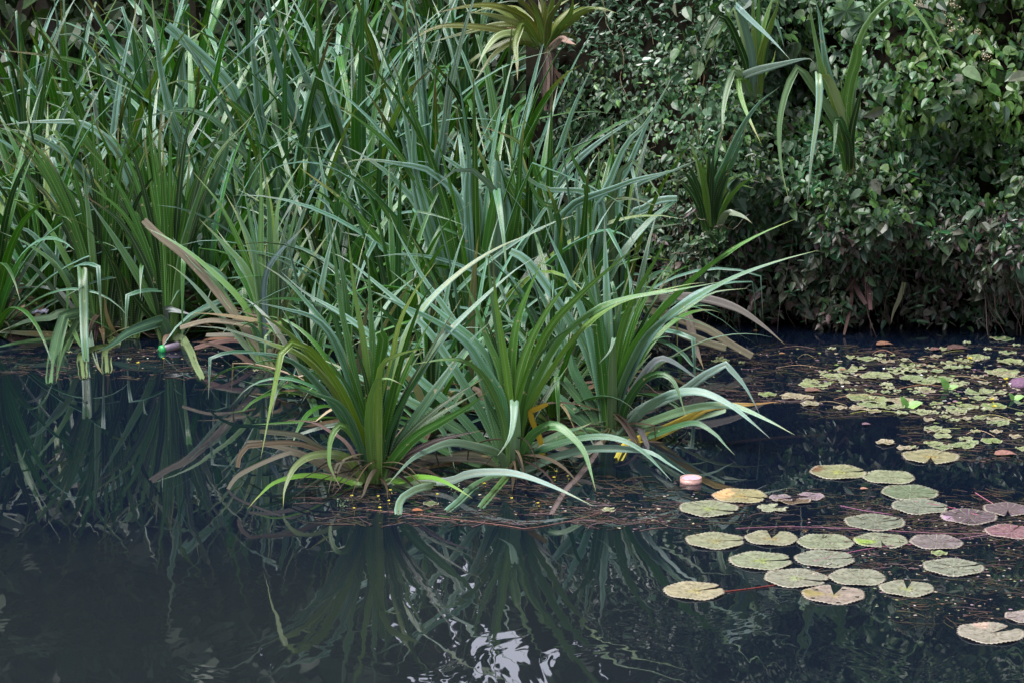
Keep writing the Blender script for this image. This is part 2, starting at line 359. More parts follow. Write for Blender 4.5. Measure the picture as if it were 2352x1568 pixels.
ORG = {4: (0, 522.5), 5: (783.8, 522.5), 6: (1567.7, 522.5), 1: (0, 0), 2: (783.8, 0), 3: (1567.7, 0), 7: (0, 1045), 8: (783.8, 1045)}
def trd(mb, *a, **k):
    k['col'] = tuple(.6 * q for q in k.get('col', DRY)); tr(mb, *a, **k)
def tr(mb, Y0, reg, pts, w=.046, col=BLU, dy=None, kink=None, face=None, vis=None, blunt=False, tip=None, start=.9, n=22, base=.9, under=None, spread=True):
    """a blade whose course was measured on the photograph, laid out in depth from the plant's base outwards"""
    ox, oy = ORG[reg]
    bx = max(-34, min(34, (pts[min(2, len(pts) - 1)][0] - pts[0][0]) * .16)) if spread else 0
    pts = [(ox + x / 3, oy + y / 3) for x, y in [(pts[0][0] + bx, pts[0][1])] + list(pts[1:])]
    d = np.r_[0, np.cumsum([math.dist(a, b) for a, b in zip(pts, pts[1:])])]; d /= d[-1]
    if dy is None: dy = R.uniform(-.3, .3) if kink is None else R.uniform(-.45, -.2)
    P = []
    for (u, v), t in zip(pts, d):
        Y = Y0 + dy * t ** 1.2
        yr = -(v - 784) / F
        if SP - yr * CP > 1e-4: Y = min(Y, on_water(u, v)[1] - (.0 if under else .012))
        P.append(at_y(u, v, Y))
    P = spline(P, n, kink)
    T = nrm(np.gradient(P, axis=0)); V = nrm(CAM - P)
    hd = P[-1] - P[0]; hd[2] = 0; hd = nrm(hd if np.linalg.norm(hd) > 1e-3 else np.array([0, -1., 0]))
    perp = np.array([hd[1], -hd[0], 0])
    vis = R.uniform(.45, .85) if vis is None else vis
    S = []; prev = None
    if face is None: face = -1 if (kink is not None or R.random() < .3) else 1
    for i in range(len(P)):
        sc_ = nrm(np.cross(T[i], V[i]) + 1e-9) * face
        if prev is not None and np.dot(sc_, prev) < 0: sc_ = -sc_
        pp = perp if np.dot(perp, sc_) > 0 else -perp
        s = nrm(sc_ * vis + pp * (1 - vis)); s = s - np.dot(s, T[i]) * T[i]; s = nrm(s)
        if prev is not None: s = nrm(s + .5 * prev)
        S.append(s); prev = s
    if blunt: start = 1.
    c = tipcol(jit(col, .12), len(P), start=start, **({'tipc': tip} if tip else {}))
    ribbon(mb, P, w * R.uniform(.92, 1.08), np.array(S), c, blunt=blunt, base=base)

def pandanus(u, v, label, group=None, Y=None, name='pandanus'):
    b = on_water(u, v) if Y is None else at_y(u, v, Y)
    return b, empty(name, (b[0], b[1], max(b[2], 0)), label, 'pandanus', group)

# --- the three plants standing in the open water
GF = 'pandanus plants standing in the water at the front'
# left one
b, e = pandanus(868, 1108, 'leftmost of the three front pandanus plants standing in the water, long blades arching left', GF)
Y0 = b[1]; mb = MB(); q = lambda *a, **k: tr(mb, Y0, 5, list(a), **k)
q((235,1760),(230,1560),(222,1000),(205,600),(180,150), dy=.1, col=VIV)
q((250,1760),(248,1300),(262,960),(290,780),(268,725), w=.062, col=VIV, dy=-.1, blunt=True, start=.97)
q((235,1760),(215,1500),(100,1100),(-50,760),(-250,500),(-400,350),(-580,235), w=.05)
q((220,1760),(170,1480),(50,1280),(-200,900),(-400,700),(-650,545), col=YEL, dy=-.3, face=1)
q((210,1760),(160,1400),(0,880),(-160,640),(-400,560),(-600,515), w=.05, dy=-.15, face=1)
q((215,1760),(150,1500),(0,1180),(-250,900),(-460,810),(-800,700),(-1037,680), col=(.14,.24,.03), w=.04, dy=-.4, tip=(.3,.3,.03), start=.75)
q((215,1760),(150,1560),(0,1300),(-180,1060),(-350,915),(-550,865),(-760,868), w=.04, dy=-.35, face=1)
q((220,1760),(130,1500),(0,1230),(-200,1140),(-462,1045), w=.038, dy=-.45)
q((215,1760),(140,1450),(0,1120),(-180,870),(-280,815),(-392,805),(-440,1000),(-490,1250),(-555,1590), kink=6, w=.046, col=YEL, dy=-.6)
q((225,1760),(180,1600),(120,1480),(30,1375),(-20,1365),(-70,1450),(-85,1560),(-75,1650),(0,1800), kink=None, w=.04, col=(.1,.2,.04), face=-1, dy=-.3)
q((200,1760),(50,1590),(-110,1560),(-230,1580),(-330,1660),(-390,1800),(-400,1920), w=.045, col=(.16,.24,.1), face=-1, dy=-.5, tip=(.35,.33,.06))
q((180,1770),(100,1765),(-50,1725),(-250,1705),(-450,1750),(-560,1840),(-645,1935), w=.036, col=(.09,.22,.03), dy=-.5)
q((255,1760),(340,1600),(520,1300),(830,870),(930,740),(1030,650), w=.055, dy=.25, face=1, vis=.8)
q((250,1760),(320,1540),(420,1200),(540,1000),(700,760),(940,520),(1190,300),(1350,200), w=.046, dy=.35, face=1, tip=(.25,.12,.12))
q((245,1750),(270,1500),(340,1100),(420,800),(530,600),(680,430),(870,270),(1100,130),(1400,10), w=.046, dy=.4, face=1, col=(.12,.22,.07), tip=(.35,.32,.05), start=.7)
q((250,1760),(280,1350),(340,980),(400,660),(520,420),(600,310),(660,230), col=(.1,.19,.02), w=.04, face=-1)
q((250,1760),(300,1400),(390,1000),(480,700),(560,500),(690,330), col=VIV, w=.04)
q((240,1760),(200,1400),(170,900),(100,500),(62,200),(45,0),(40,-60), col=(.1,.22,.05), w=.042)
q((235,1760),(170,1400),(100,1050),(30,700),(0,560),(-40,250),(-100,-100), w=.04, col=VIV)
q((260,1760),(330,1640),(500,1450),(700,1330),(860,1240),(1020,1120), w=.058, dy=-.35, col=(.055,.17,.02), face=-1, vis=.85)
q((270,1765),(340,1740),(420,1745),(520,1718),(650,1725),(780,1785),(905,1862), w=.034, dy=-.5, col=(.12,.26,.03), face=1, tip=(.4,.42,.08), start=.7)
q((235,1760),(190,1400),(200,1180),(245,1045),(330,1040),(420,1080), kink=3, w=.05, dy=-.3, col=(.1,.2,.05), tip=(.4,.36,.05))
q((250,1760),(250,1300),(262,1000),(310,912),(430,862),(585,828), kink=3, w=.048, dy=-.3, col=(.12,.24,.04), tip=(.35,.35,.05))
q((245,1765),(400,1735),(720,1747),(860,1700),(1000,1682),(1200,1692),(1450,1777),(1740,1917), w=.046, dy=-.5, col=(.15,.2,.14), face=1, tip=(.25,.22,.12))
q((260,1760),(400,1765),(640,1775),(530,1795),(430,1850),(400,1900),(392,1975), kink=4, w=.04, dy=-.5, col=(.14,.22,.12), blunt=True)
q((240,1760),(190,1500),(90,1260),(-30,1050),(-180,930),(-330,700),(-420,540), w=.042, dy=.1)
q((230,1760),(200,1500),(120,1200),(-80,760),(-230,610),(-370,520), w=.04, col=VIV, dy=.2)
q((255,1760),(400,1600),(620,1480),(800,1430),(975,1395), w=.03, col=PUR, dy=-.2)
for k in range(24):
    a = -260 + k * 36 + R.uniform(-20, 20); h = R.uniform(500, 1150)
    q((240,1760),(240 + a * .25,1760 - h * .4),(240 + a * .7, 1760 - h * .8),(240 + a * 1.25 + R.uniform(-60, 60), 1760 - h * 1.15), w=.036, col=R.choice([VIV, DRK, BLU]), face=-1, dy=R.uniform(-.1, .4))
mb.build('foliage', M_BLADE, e); stem(b, e)
mb = MB()
q((200,1740),(60,1640),(-150,1530),(-360,1480),(-645,1500),(-700,1570),(-715,1650), kink=4, w=.026, col=(.08,.075,.06), dy=-.2, blunt=True)
q((200,1740),(0,1610),(-250,1450),(-360,1420),(-560,1400), w=.026, col=(.045,.045,.03), dy=0., blunt=True)
q((200,1750),(-50,1640),(-260,1560),(-500,1490),(-650,1480), w=.036, col=(.05,.055,.035), dy=.1, blunt=True)
q((200,1740),(50,1500),(-80,1400),(-200,1340),(-370,1325), w=.022, col=(.08,.055,.04), dy=.25)
q((200,1740),(-20,1700),(-300,1560),(-420,1570),(-700,1700),(-780,1800), w=.032, col=(.05,.055,.04), dy=-.1, blunt=True)
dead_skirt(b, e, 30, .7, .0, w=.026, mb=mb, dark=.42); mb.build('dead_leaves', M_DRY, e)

# middle one
b, e = pandanus(1180, 1080, 'middle one of the three front pandanus plants, a short blade folded over its centre', GF)
Y0 = b[1]; mb = MB(); q = lambda *a, **k: tr(mb, Y0, 5, list(a), **k)
q((1180,1670),(1150,1100),(1080,700),(1030,400),(1006,160), w=.06, col=(.05,.13,.04), dy=.1, vis=.9)
q((1180,1670),(1160,1200),(1110,800),(1065,500),(1042,180), col=(.09,.2,.02), w=.045, dy=-.05)
q((1185,1670),(1165,1200),(1185,800),(1240,560),(1350,300),(1400,190), w=.052, col=(.06,.17,.015), face=-1, vis=.9)
q((1190,1670),(1190,1250),(1260,900),(1390,620),(1530,420),(1640,280), w=.055, col=(.05,.15,.012), face=-1, vis=.9)
q((1190,1670),(1210,1300),(1300,980),(1440,690),(1640,470),(1900,240),(2080,100), w=.05, col=(.07,.18,.02), vis=.85, dy=-.3, face=-1)
q((1190,1670),(1230,1350),(1330,1080),(1500,780),(1720,590),(1950,490),(2250,440),(2640,372), w=.052, col=(.08,.2,.03), dy=-.4)
q((1195,1670),(1250,1350),(1360,1120),(1500,900),(1620,740),(1780,600),(1960,500),(2352,400),(2500,380), w=.04, col=(.09,.21,.03), dy=-.2)
q((1190,1670),(1240,1280),(1330,950),(1480,760),(1720,620), w=.03, col=VIV)
q((1175,1670),(1130,1250),(1060,1000),(940,800),(700,600),(560,480),(330,290), w=.046, dy=.2, face=1, col=(.06,.17,.06))
q((1175,1670),(1110,1200),(1000,1000),(850,780),(600,620),(400,530),(190,430), w=.05, dy=-.1, col=(.05,.16,.05))
q((1170,1670),(1120,1350),(1050,1150),(970,1010),(900,945),(830,915),(700,908),(495,940), kink=4, w=.048, col=(.06,.14,.03), dy=-.3, tip=(.3,.36,.04))
q((1165,1670),(1080,1580),(870,1430),(600,1270),(420,1170),(250,1090),(0,965),(-150,900), w=.058, dy=.3, face=1, vis=.8)
q((1170,1670),(1000,1500),(780,1250),(560,1060),(280,800),(0,590),(-250,450),(-420,300), w=.052, dy=.45, face=1)
q((1170,1670),(1020,1380),(860,1100),(640,760),(450,560),(260,400),(50,230),(-80,170), w=.05, dy=.5, face=1)
q((1175,1670),(1050,1350),(960,1000),(860,780),(720,560),(560,340),(400,60),(330,-100), w=.045, dy=.45, face=1)
q((1180,1670),(1195,1500),(1200,1340),(1193,1190),(1190,1300),(1170,1420),(1130,1500),(1075,1570), kink=3, w=.055, col=(.17,.26,.16), dy=-.5, vis=1., start=.8)
q((1190,1670),(1290,1460),(1400,1370),(1500,1370),(1600,1450),(1680,1560),(1755,1815), w=.05, dy=-.45, face=-1, col=(.07,.17,.05))
q((1200,1670),(1300,1570),(1450,1500),(1700,1440),(1900,1450),(2080,1540),(2280,1745), w=.046, dy=-.4, face=1)
q((1200,1670),(1300,1540),(1500,1420),(1640,1380),(1730,1340), w=.045, dy=.2, col=(.07,.19,.06))
q((1205,1680),(1330,1640),(1500,1570),(1750,1520),(2100,1540),(2250,1620),(2390,1710), w=.044, dy=-.4, face=1, col=(.12,.2,.12))
q((1175,1670),(1090,1560),(900,1500),(760,1480),(620,1525),(480,1600),(320,1768), w=.046, dy=-.5, face=1, col=(.12,.21,.12), start=.97)
q((1175,1670),(1000,1640),(760,1560),(500,1430),(380,1380), w=.05, dy=.1, col=(.05,.14,.03))
q((1180,1690),(1120,1710),(1010,1735),(900,1800),(820,1880),(730,1955), w=.05, dy=-.5, blunt=True, col=(.14,.24,.12))
q((1180,1690),(1140,1720),(1080,1790),(960,1930), w=.045, dy=-.5, blunt=True, col=(.1,.18,.05))
q((1180,1670),(1150,1350),(1100,1000),(1000,760),(930,560),(840,340),(800,260), w=.046, dy=.1, col=(.06,.17,.02))
for k in range(25):
    a = -300 + k * 29 + R.uniform(-20, 20); h = R.uniform(500, 1100)
    q((1182,1670),(1182 + a * .2,1670 - h * .4),(1182 + a * .6, 1670 - h * .8),(1182 + a * 1.1 + R.uniform(-60, 60), 1670 - h * 1.12), w=.036, col=R.choice([VIV, DRK, BLU]), face=-1, dy=R.uniform(-.1, .4))
mb.build('foliage', M_BLADE, e); stem(b, e)
mb = MB()
q((1150,1650),(900,1560),(650,1580),(380,1560),(200,1590), w=.036, col=(.06,.065,.04), dy=.1)
q((1150,1650),(950,1600),(620,1600),(420,1680),(250,1760), w=.034, col=(.07,.07,.05), dy=-.2)
q((1170,1680),(1100,1640),(1000,1560),(800,1610),(600,1650),(480,1680), w=.035, col=(.12,.09,.05), dy=.1)
q((1200,1650),(1420,1500),(1640,1560),(1800,1480), w=.045, col=(.16,.14,.1), dy=.1, blunt=True)
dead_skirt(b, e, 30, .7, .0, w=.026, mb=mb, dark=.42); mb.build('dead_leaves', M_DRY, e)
mb = MB()
q((1400,1570),(1370,1460),(1320,1340),(1300,1265),(1420,1212), kink=3, w=.03, col=(.35,.26,.02), dy=-.05, blunt=True, tip=(.5,.22,.05), start=.6)
o = mb.build('yellow_leaf', M_DRY, e); o['label'] = 'bent orange-yellow dying leaf'

# right one
b, e = pandanus(1402, 1004, 'rightmost of the three front pandanus plants, blades sweeping right over open water', GF)
Y0 = b[1]; mb = MB(); q = lambda *a, **k: tr(mb, Y0, 5, list(a), **k)
q((1855,1440),(1840,1100),(1845,800),(1828,400),(1818,100),(1810,-100), w=.055, col=(.06,.15,.05), vis=.9)
q((1860,1440),(1868,1000),(1872,820),(1880,760),(1850,850),(1775,935), kink=3, w=.055, col=(.12,.22,.1), dy=-.3, vis=.9)
q((1850,1440),(1790,1150),(1700,700),(1560,330),(1420,20),(1400,-80), w=.056, dy=.2, face=1, col=(.09,.2,.12))
q((1845,1440),(1790,1150),(1700,860),(1600,680),(1400,380),(1270,220),(1165,163), w=.06, dy=.25, face=1, blunt=True)
q((1855,1440),(1800,1000),(1770,760),(1740,580),(1650,480),(1430,300), w=.06, col=(.035,.12,.02), face=-1, dy=-.2)
q((1862,1440),(1880,1050),(1930,720),(2020,480),(2150,250),(2285,-10), w=.052, col=(.07,.19,.02), face=-1)
q((1865,1440),(1895,1150),(1990,860),(2180,600),(2440,340),(2700,150),(2900,40),(3130,-58), w=.055, col=(.08,.22,.03), dy=-.3, tip=(.3,.36,.05))
q((1870,1440),(1900,1200),(2000,930),(2130,720),(2400,510),(2700,345),(3000,235),(3289,157), w=.054, dy=-.3, face=1, col=(.1,.23,.07), tip=(.3,.36,.05), start=.75)
q((1870,1440),(1920,1180),(2040,900),(2200,660),(2400,480),(2560,400),(2740,350), w=.05, dy=0., face=1, col=(.12,.22,.16))
q((1870,1440),(1920,1140),(2020,860),(2160,680),(2380,560),(2560,450),(2800,420), w=.04, dy=.1, col=VIV)
q((1880,1440),(1950,1250),(2060,1050),(2150,930),(2210,900),(2290,925),(2400,1000),(2500,1075), w=.05, dy=-.1, face=1, col=(.22,.2,.2), tip=(.2,.08,.06))
q((1880,1440),(1960,1230),(2080,1050),(2200,1005),(2290,1060),(2345,1200),(2370,1290), w=.048, face=-1, dy=-.4)
q((1880,1440),(2020,1290),(2200,1190),(2350,1130),(2500,1020),(2650,940),(2750,1050),(2810,1140),(2880,1275), kink=5, w=.06, dy=-.3, face=1, col=(.14,.22,.18), tip=(.2,.07,.05), start=.85)
q((1880,1450),(2050,1290),(2200,1180),(2352,1130),(2502,1135),(2682,1220),(2832,1340),(2955,1450), w=.052, dy=-.5, face=1, col=(.13,.24,.16))
q((1880,1450),(2100,1350),(2352,1260),(2550,1222),(2730,1233),(2950,1330),(3125,1427), w=.05, dy=-.5, face=1, col=(.12,.24,.12))
q((1880,1460),(2100,1440),(2300,1370),(2450,1345),(2582,1425),(2640,1490),(2712,1565), w=.05, dy=-.45, face=1)
q((1880,1450),(2100,1400),(2352,1350),(2480,1305),(2650,1258), w=.036, dy=-.2, face=1, col=(.25,.32,.15), blunt=True)
q((1845,1440),(1740,1300),(1600,1130),(1450,960),(1300,800),(1120,600),(1000,520), w=.055, dy=.35, face=1)
q((1845,1440),(1700,1350),(1500,1180),(1350,1080),(1180,960),(1000,850),(700,700), w=.055, dy=.4, face=1)
q((1848,1440),(1760,1250),(1640,1050),(1540,820),(1500,720),(1420,540),(1290,300),(1230,140), w=.05, dy=.4, face=1)
q((1845,1440),(1720,1220),(1600,1000),(1560,830),(1520,740),(1480,760),(1430,700), w=.045, dy=.2)
q((1850,1450),(1700,1400),(1500,1440),(1300,1500),(1230,1540), w=.04, dy=-.2, col=(.07,.18,.06))
q((1860,1440),(1860,1100),(1800,700),(1715,460),(1640,200),(1580,60), w=.045, col=VIV, dy=.1)
q((1850,1440),(1830,1000),(1750,560),(1710,200),(1700,-100), w=.05, dy=.2, col=BLU)
q((1870,1450),(1920,1000),(1980,740),(2000,480),(1970,250), w=.06, dy=.25, col=(.12,.22,.18), face=1)
for k in range(25):
    a = -260 + k * 28 + R.uniform(-20, 20); h = R.uniform(500, 1150)
    q((1858,1440),(1858 + a * .2,1440 - h * .4),(1858 + a * .6, 1440 - h * .8),(1858 + a * 1.15 + R.uniform(-60, 60), 1440 - h * 1.12), w=.036, col=R.choice([VIV, DRK, BLU]), face=-1, dy=R.uniform(-.1, .4))
mb.build('foliage', M_BLADE, e); stem(b, e)
mb = MB()
q((1840,1460),(1760,1560),(1640,1720),(1560,1800),(1450,1975), w=.04, col=(.12,.11,.09), dy=-.5, blunt=True)
q((1880,1450),(2000,1300),(2150,1250),(2352,1130), w=.036, col=(.14,.13,.11), dy=-.1)
q((1880,1450),(2040,1380),(2100,1480),(2120,1560), w=.035, col=(.09,.085,.07), dy=-.2)
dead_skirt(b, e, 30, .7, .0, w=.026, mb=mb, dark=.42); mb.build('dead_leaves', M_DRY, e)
mb = MB()
q((1880,1600),(1980,1500),(2150,1430),(2352,1335),(2470,1265),(2560,1232),(2700,1222),(2860,1215),(3030,1195), w=.06, col=(.42,.4,.06), dy=-.3, face=1, vis=.9, tip=(.25,.08,.08), start=.5)
o = mb.build('yellow_leaf', M_DRY, e); o['label'] = 'long yellow dying leaf with a purple-brown tip'

# --- the clump at the left waterline
GL = 'pandanus plants along the left waterline'
b, e = pandanus(391, 782, 'broad fan of green pandanus at the left waterline, directly behind the green-capped bottle', GL)
Y0 = b[1]; mb = MB(); q = lambda *a, **k: tr(mb, Y0, 4, list(a), **k)
q((1170,780),(1165,600),(1140,200),(1130,-100),(1105,-500), w=.055, col=VIV)
q((1165,780),(1130,650),(1030,350),(900,80),(720,-220),(560,-450), w=.06, col=(.04,.12,.02), dy=.2)
q((1180,780),(1200,600),(1235,450),(1288,335), w=.07, col=(.035,.11,.02), face=-1, vis=.9)
q((1180,780),(1210,500),(1260,150),(1360,-200),(1450,-500), w=.05, col=(.09,.2,.03))
q((1160,780),(1080,600),(960,350),(780,60),(600,-200), w=.06, col=(.04,.12,.02))
q((1160,780),(1060,640),(930,480),(850,330), w=.055, col=DRK)
q((1175,780),(1140,690),(1112,640),(900,715),(780,800),(655,865), kink=2, w=.065, dy=-.5, face=-1, vis=.9, col=(.09,.18,.13), start=.98)
q((1195,785),(1230,765),(1262,772),(1300,860),(1340,960),(1388,1045), kink=2, w=.07, dy=-.5, vis=1, face=-1, col=(.14,.22,.13), blunt=True)
q((1190,780),(1300,620),(1340,600),(1400,560),(1500,520),(1700,440),(2000,330),(2352,350), w=.045, dy=.1, face=1)
q((1185,780),(1150,580),(1140,560),(1200,570),(1340,605), kink=2, w=.05, col=(.1,.13,.12), dy=-.1)
q((1190,780),(1250,640),(1480,560),(1600,520), w=.04, col=DRK, dy=.3)
for k in range(34):
    a = -560 + k * 30 + R.uniform(-30, 30); h = R.uniform(950, 1750)
    q((1172,780),(1172 + a * .25,780 - h * .4),(1172 + a * .65, 780 - h * .78),(1172 + a * 1.15 + R.uniform(-80, 80), 780 - h), w=.05, col=R.choice([VIV, VIV, DRK, VIV]), face=-1, vis=R.uniform(.6, .95), dy=R.uniform(-.1, .4))
mb.build('foliage', M_BLADE, e); stem(b, e); dead_skirt(b, e, 7, .6, 0.)
b, e = pandanus(232, 772, 'dark green pandanus left of the bottle, one pale blade hanging straight down', GL)
Y0 = b[1]; mb = MB(); q = lambda *a, **k: tr(mb, Y0, 4, list(a), **k)
q((700,740),(690,600),(650,300),(610,-100),(560,-500), w=.055, col=(.06,.16,.02))
q((690,740),(600,500),(450,200),(300,-50),(100,-250), w=.05, col=(.07,.18,.03))
q((680,740),(540,550),(400,280),(200,120),(0,30), w=.045, col=(.08,.18,.04))
q((680,740),(500,600),(250,290),(100,230),(0,175), w=.04, col=DRK)
q((705,740),(700,450),(690,340),(640,275),(565,275),(577,480),(580,700),(592,900),(622,1035), kink=4, w=.062, dy=-.6, vis=1., face=-1, col=(.05,.12,.025))
q((700,750),(600,595),(520,590),(440,612),(400,760),(370,900),(350,1072), kink=3, w=.075, dy=-.6, vis=1., face=-1, col=(.1,.18,.11), blunt=True, start=.98)
q((710,750),(640,690),(590,650),(545,640),(480,760),(430,880),(385,1060), kink=3, w=.06, dy=-.5, vis=1., face=-1, col=(.09,.17,.09), start=.97)
q((720,760),(700,710),(650,690),(605,700),(625,820),(665,940),(710,1010), kink=3, w=.045, dy=-.5, col=(.15,.25,.16))
q((740,770),(800,800),(765,830),(735,860),(738,1000), kink=2, w=.06, dy=-.5, vis=1., face=-1, col=(.12,.19,.07), blunt=True)
q((760,770),(760,820),(660,840),(560,890),(575,1040), kink=3, w=.06, dy=-.5, vis=1., col=(.12,.19,.07), blunt=True)
q((700,760),(450,590),(350,620),(200,640),(0,715), w=.05, col=(.12,.19,.12), dy=-.3)
q((700,770),(400,770),(150,790),(-50,830), w=.045, col=(.06,.15,.03), dy=-.3)
q((700,770),(400,740),(200,730),(0,720),(-100,740), w=.045, col=(.12,.1,.03), dy=-.2)
q((690,740),(500,560),(380,430),(200,405), w=.055, dy=.2, col=(.2,.24,.2))
q((700,740),(560,500),(430,300),(240,60),(130,0),(0,-40), w=.06, dy=.1, face=1)
q((700,760),(850,500),(880,300),(760,100),(740,0), w=.06, col=DRK)
q((720,750),(800,500),(850,280),(980,0),(960,-120), w=.06, col=VIV)
for k in range(36):
    a = -650 + k * 32 + R.uniform(-30, 30); h = R.uniform(900, 1650)
    q((705,760),(705 + a * .25,760 - h * .4),(705 + a * .65, 760 - h * .78),(705 + a * 1.15 + R.uniform(-80, 80), 760 - h), w=.05, col=R.choice([VIV, VIV, DRK, VIV]), face=-1, vis=R.uniform(.6, .95), dy=R.uniform(-.1, .4))
mb.build('foliage', M_BLADE, e); stem(b, e); dead_skirt(b, e, 9, .7, 0.)
b, e = pandanus(300, 776, 'low dark pandanus wedged between the two big fans at the left waterline', GL)
Y0 = b[1] + .05; mb = MB(); q = lambda *a, **k: tr(mb, Y0, 4, list(a), **k)
for k in range(20):
    a = -330 + k * 36 + R.uniform(-20, 20); h = R.uniform(520, 800)
    q((900,765),(900 + a * .25,765 - h * .4),(900 + a * .65, 765 - h * .78),(900 + a + R.uniform(-60, 60), 765 - h), w=.05, col=R.choice([VIV, DRK, DRK]), face=-1, dy=R.uniform(-.3, .2))
q((900,765),(800,740),(740,620),(720,480),(695,490), w=.03, col=(.35,.27,.24), kink=3)
mb.build('foliage', M_BLADE, e); stem(b, e)
b, e = pandanus(622, 845, 'loose yellow-green pandanus with insect-holed blades above the heap of dead brown leaves', GL)
Y0 = b[1]; mb = MB(); q = lambda *a, **k: tr(mb, Y0, 4, list(a), **k)
for P_, w_, c_ in [([(1860,960),(1850,600),(1800,200),(1800,-200),(1790,-560)],.05,(.1,.22,.05)), ([(1850,960),(1790,480),(1740,150),(1640,-100),(1600,-250)],.05,(.16,.26,.1)),
        ([(1850,960),(1800,600),(1700,300),(1560,130),(1430,0),(1370,-60)],.055,(.14,.24,.05)), ([(1850,960),(1700,560),(1400,250),(1180,90),(1000,0)],.045,(.08,.19,.03)),
        ([(1870,960),(1900,500),(1900,100),(1930,-200),(2100,-480)],.05,(.12,.24,.1)), ([(1870,960),(1880,400),(1860,100),(1850,-150),(1800,-500)],.05,VIV),
        ([(1850,960),(1600,700),(1340,400),(1190,270),(1150,255)],.05,(.12,.2,.1)), ([(1880,960),(1980,600),(2100,350),(2230,260)],.04,(.12,.24,.06)),
        ([(1870,960),(1850,520),(1900,480),(1945,480)],.05,(.2,.32,.04)), ([(1870,960),(1760,700),(1640,660),(1600,680)],.04,BLU),
        ([(1860,960),(1720,760),(1500,400),(1330,240),(1190,70)],.05,(.08,.2,.04)), ([(1860,960),(1830,700),(1840,300),(2090,0),(2150,-80)],.045,(.13,.2,.18))]:
    q(*P_, w=w_, col=c_, dy=R.uniform(-.1, .5))
for k in range(14):
    a = -520 + k * 75 + R.uniform(-20, 20); h = R.uniform(800, 1400)
    q((1865,960),(1865 + a * .2,960 - h * .4),(1865 + a * .6, 960 - h * .78),(1865 + a + R.uniform(-60, 60), 960 - h), w=.045, col=R.choice([VIV, DRK, BLU, YEL]), dy=R.uniform(.1, .5))
mb.build('foliage', M_BLADE, e); stem(b, e, .12)
mb = MB()
for P_, w_, c_ in [([(1900,970),(1950,700),(1750,640),(1500,600),(1335,590)],.085,(.3,.26,.15)), ([(1900,970),(1900,720),(1700,670),(1450,640),(1240,690)],.07,(.28,.22,.13)),
        ([(1910,970),(1950,650),(1800,600),(1600,545)],.07,(.24,.21,.13)), ([(1880,970),(1760,950),(1600,850),(1400,790),(1320,790)],.07,(.17,.09,.06)),
        ([(1880,970),(1800,830),(1600,770),(1400,780),(1350,900)],.05,(.3,.13,.08)), ([(1890,970),(1850,760),(1650,740),(1420,740)],.06,(.2,.19,.12)),
        ([(1890,970),(1830,860),(1650,780),(1500,790),(1340,830)],.06,(.25,.12,.08)), ([(1930,970),(1900,800),(1930,700),(1850,640),(1600,560)],.05,(.24,.17,.14))]:
    q(*P_, w=w_ * .5, col=tuple((.45 * i + .02) for i in c_), dy=R.uniform(-.1, .25), blunt=R.random() < .4)
mb.build('dead_leaves', M_DRY, e)
# the big snapped leaf leaning in the water
mb = MB(); c0 = on_water(636, 848)
tr(mb, c0[1], 4, [(1910,975),(1800,840),(1700,710),(1500,450),(1280,200),(1100,60),(990,-50)], w=.05, col=(.085,.08,.042), dy=.5, face=1, vis=.95, blunt=True, start=.97, tip=(.25,.2,.1))
tag(mb.build('fallen_leaf', M_DRY), 'very long olive-brown leaf leaning up out of the water by the dead leaf heap', 'fallen leaf')

# --- plants further back, each rooted on its own spot of the bank
def back(u, Y, label, group, n=30, L=1.3, w=.05, dead=4, z=None, traces=(), **k):
    x = (u - 1176) / F * Y * 1.0; zb = max(0., float(ground_z(x, Y))) if z is None else z
    bb = np.array([x, Y, zb]); e_ = empty('pandanus', bb, label, 'pandanus', group)
    m = MB(); rosette(m, bb, n, L, w, zmin=zb, **k)
    for reg, pts, kw in traces:
        # start each measured blade at this plant's own foot
        xr = bb[0] / (bb[1]); tt = bb[1] * CP + (H - zb) * SP; fu = 1176 + F * bb[0] / tt; fv = 784 + F * ((H - zb) * CP - bb[1] * SP) / tt
        ox, oy = ORG[reg]; kk = dict(dy=R.uniform(-.1, .3), w=w * 1.05); kk.update(kw)
        if 'kink' in kk: kk['kink'] += 1
        tr(m, Y, reg, [((fu - ox) * 3, (fv - oy) * 3)] + list(pts), **kk)
    m.build('foliage', M_BLADE, e_)
    if dead: dead_skirt(bb, e_, dead, .7, zb)
    stem(bb, e_, .07, .05); return e_
GB = 'pandanus plants of the dense stand on the bank'
GM = 'pandanus plants of the second row'
B_ = dict(col=BLU, face=1, vis=.85); V_ = dict(col=VIV, face=-1, vis=.85); K_ = dict(col=(.09, .18, .12), face=-1, vis=.95, dy=-.5)
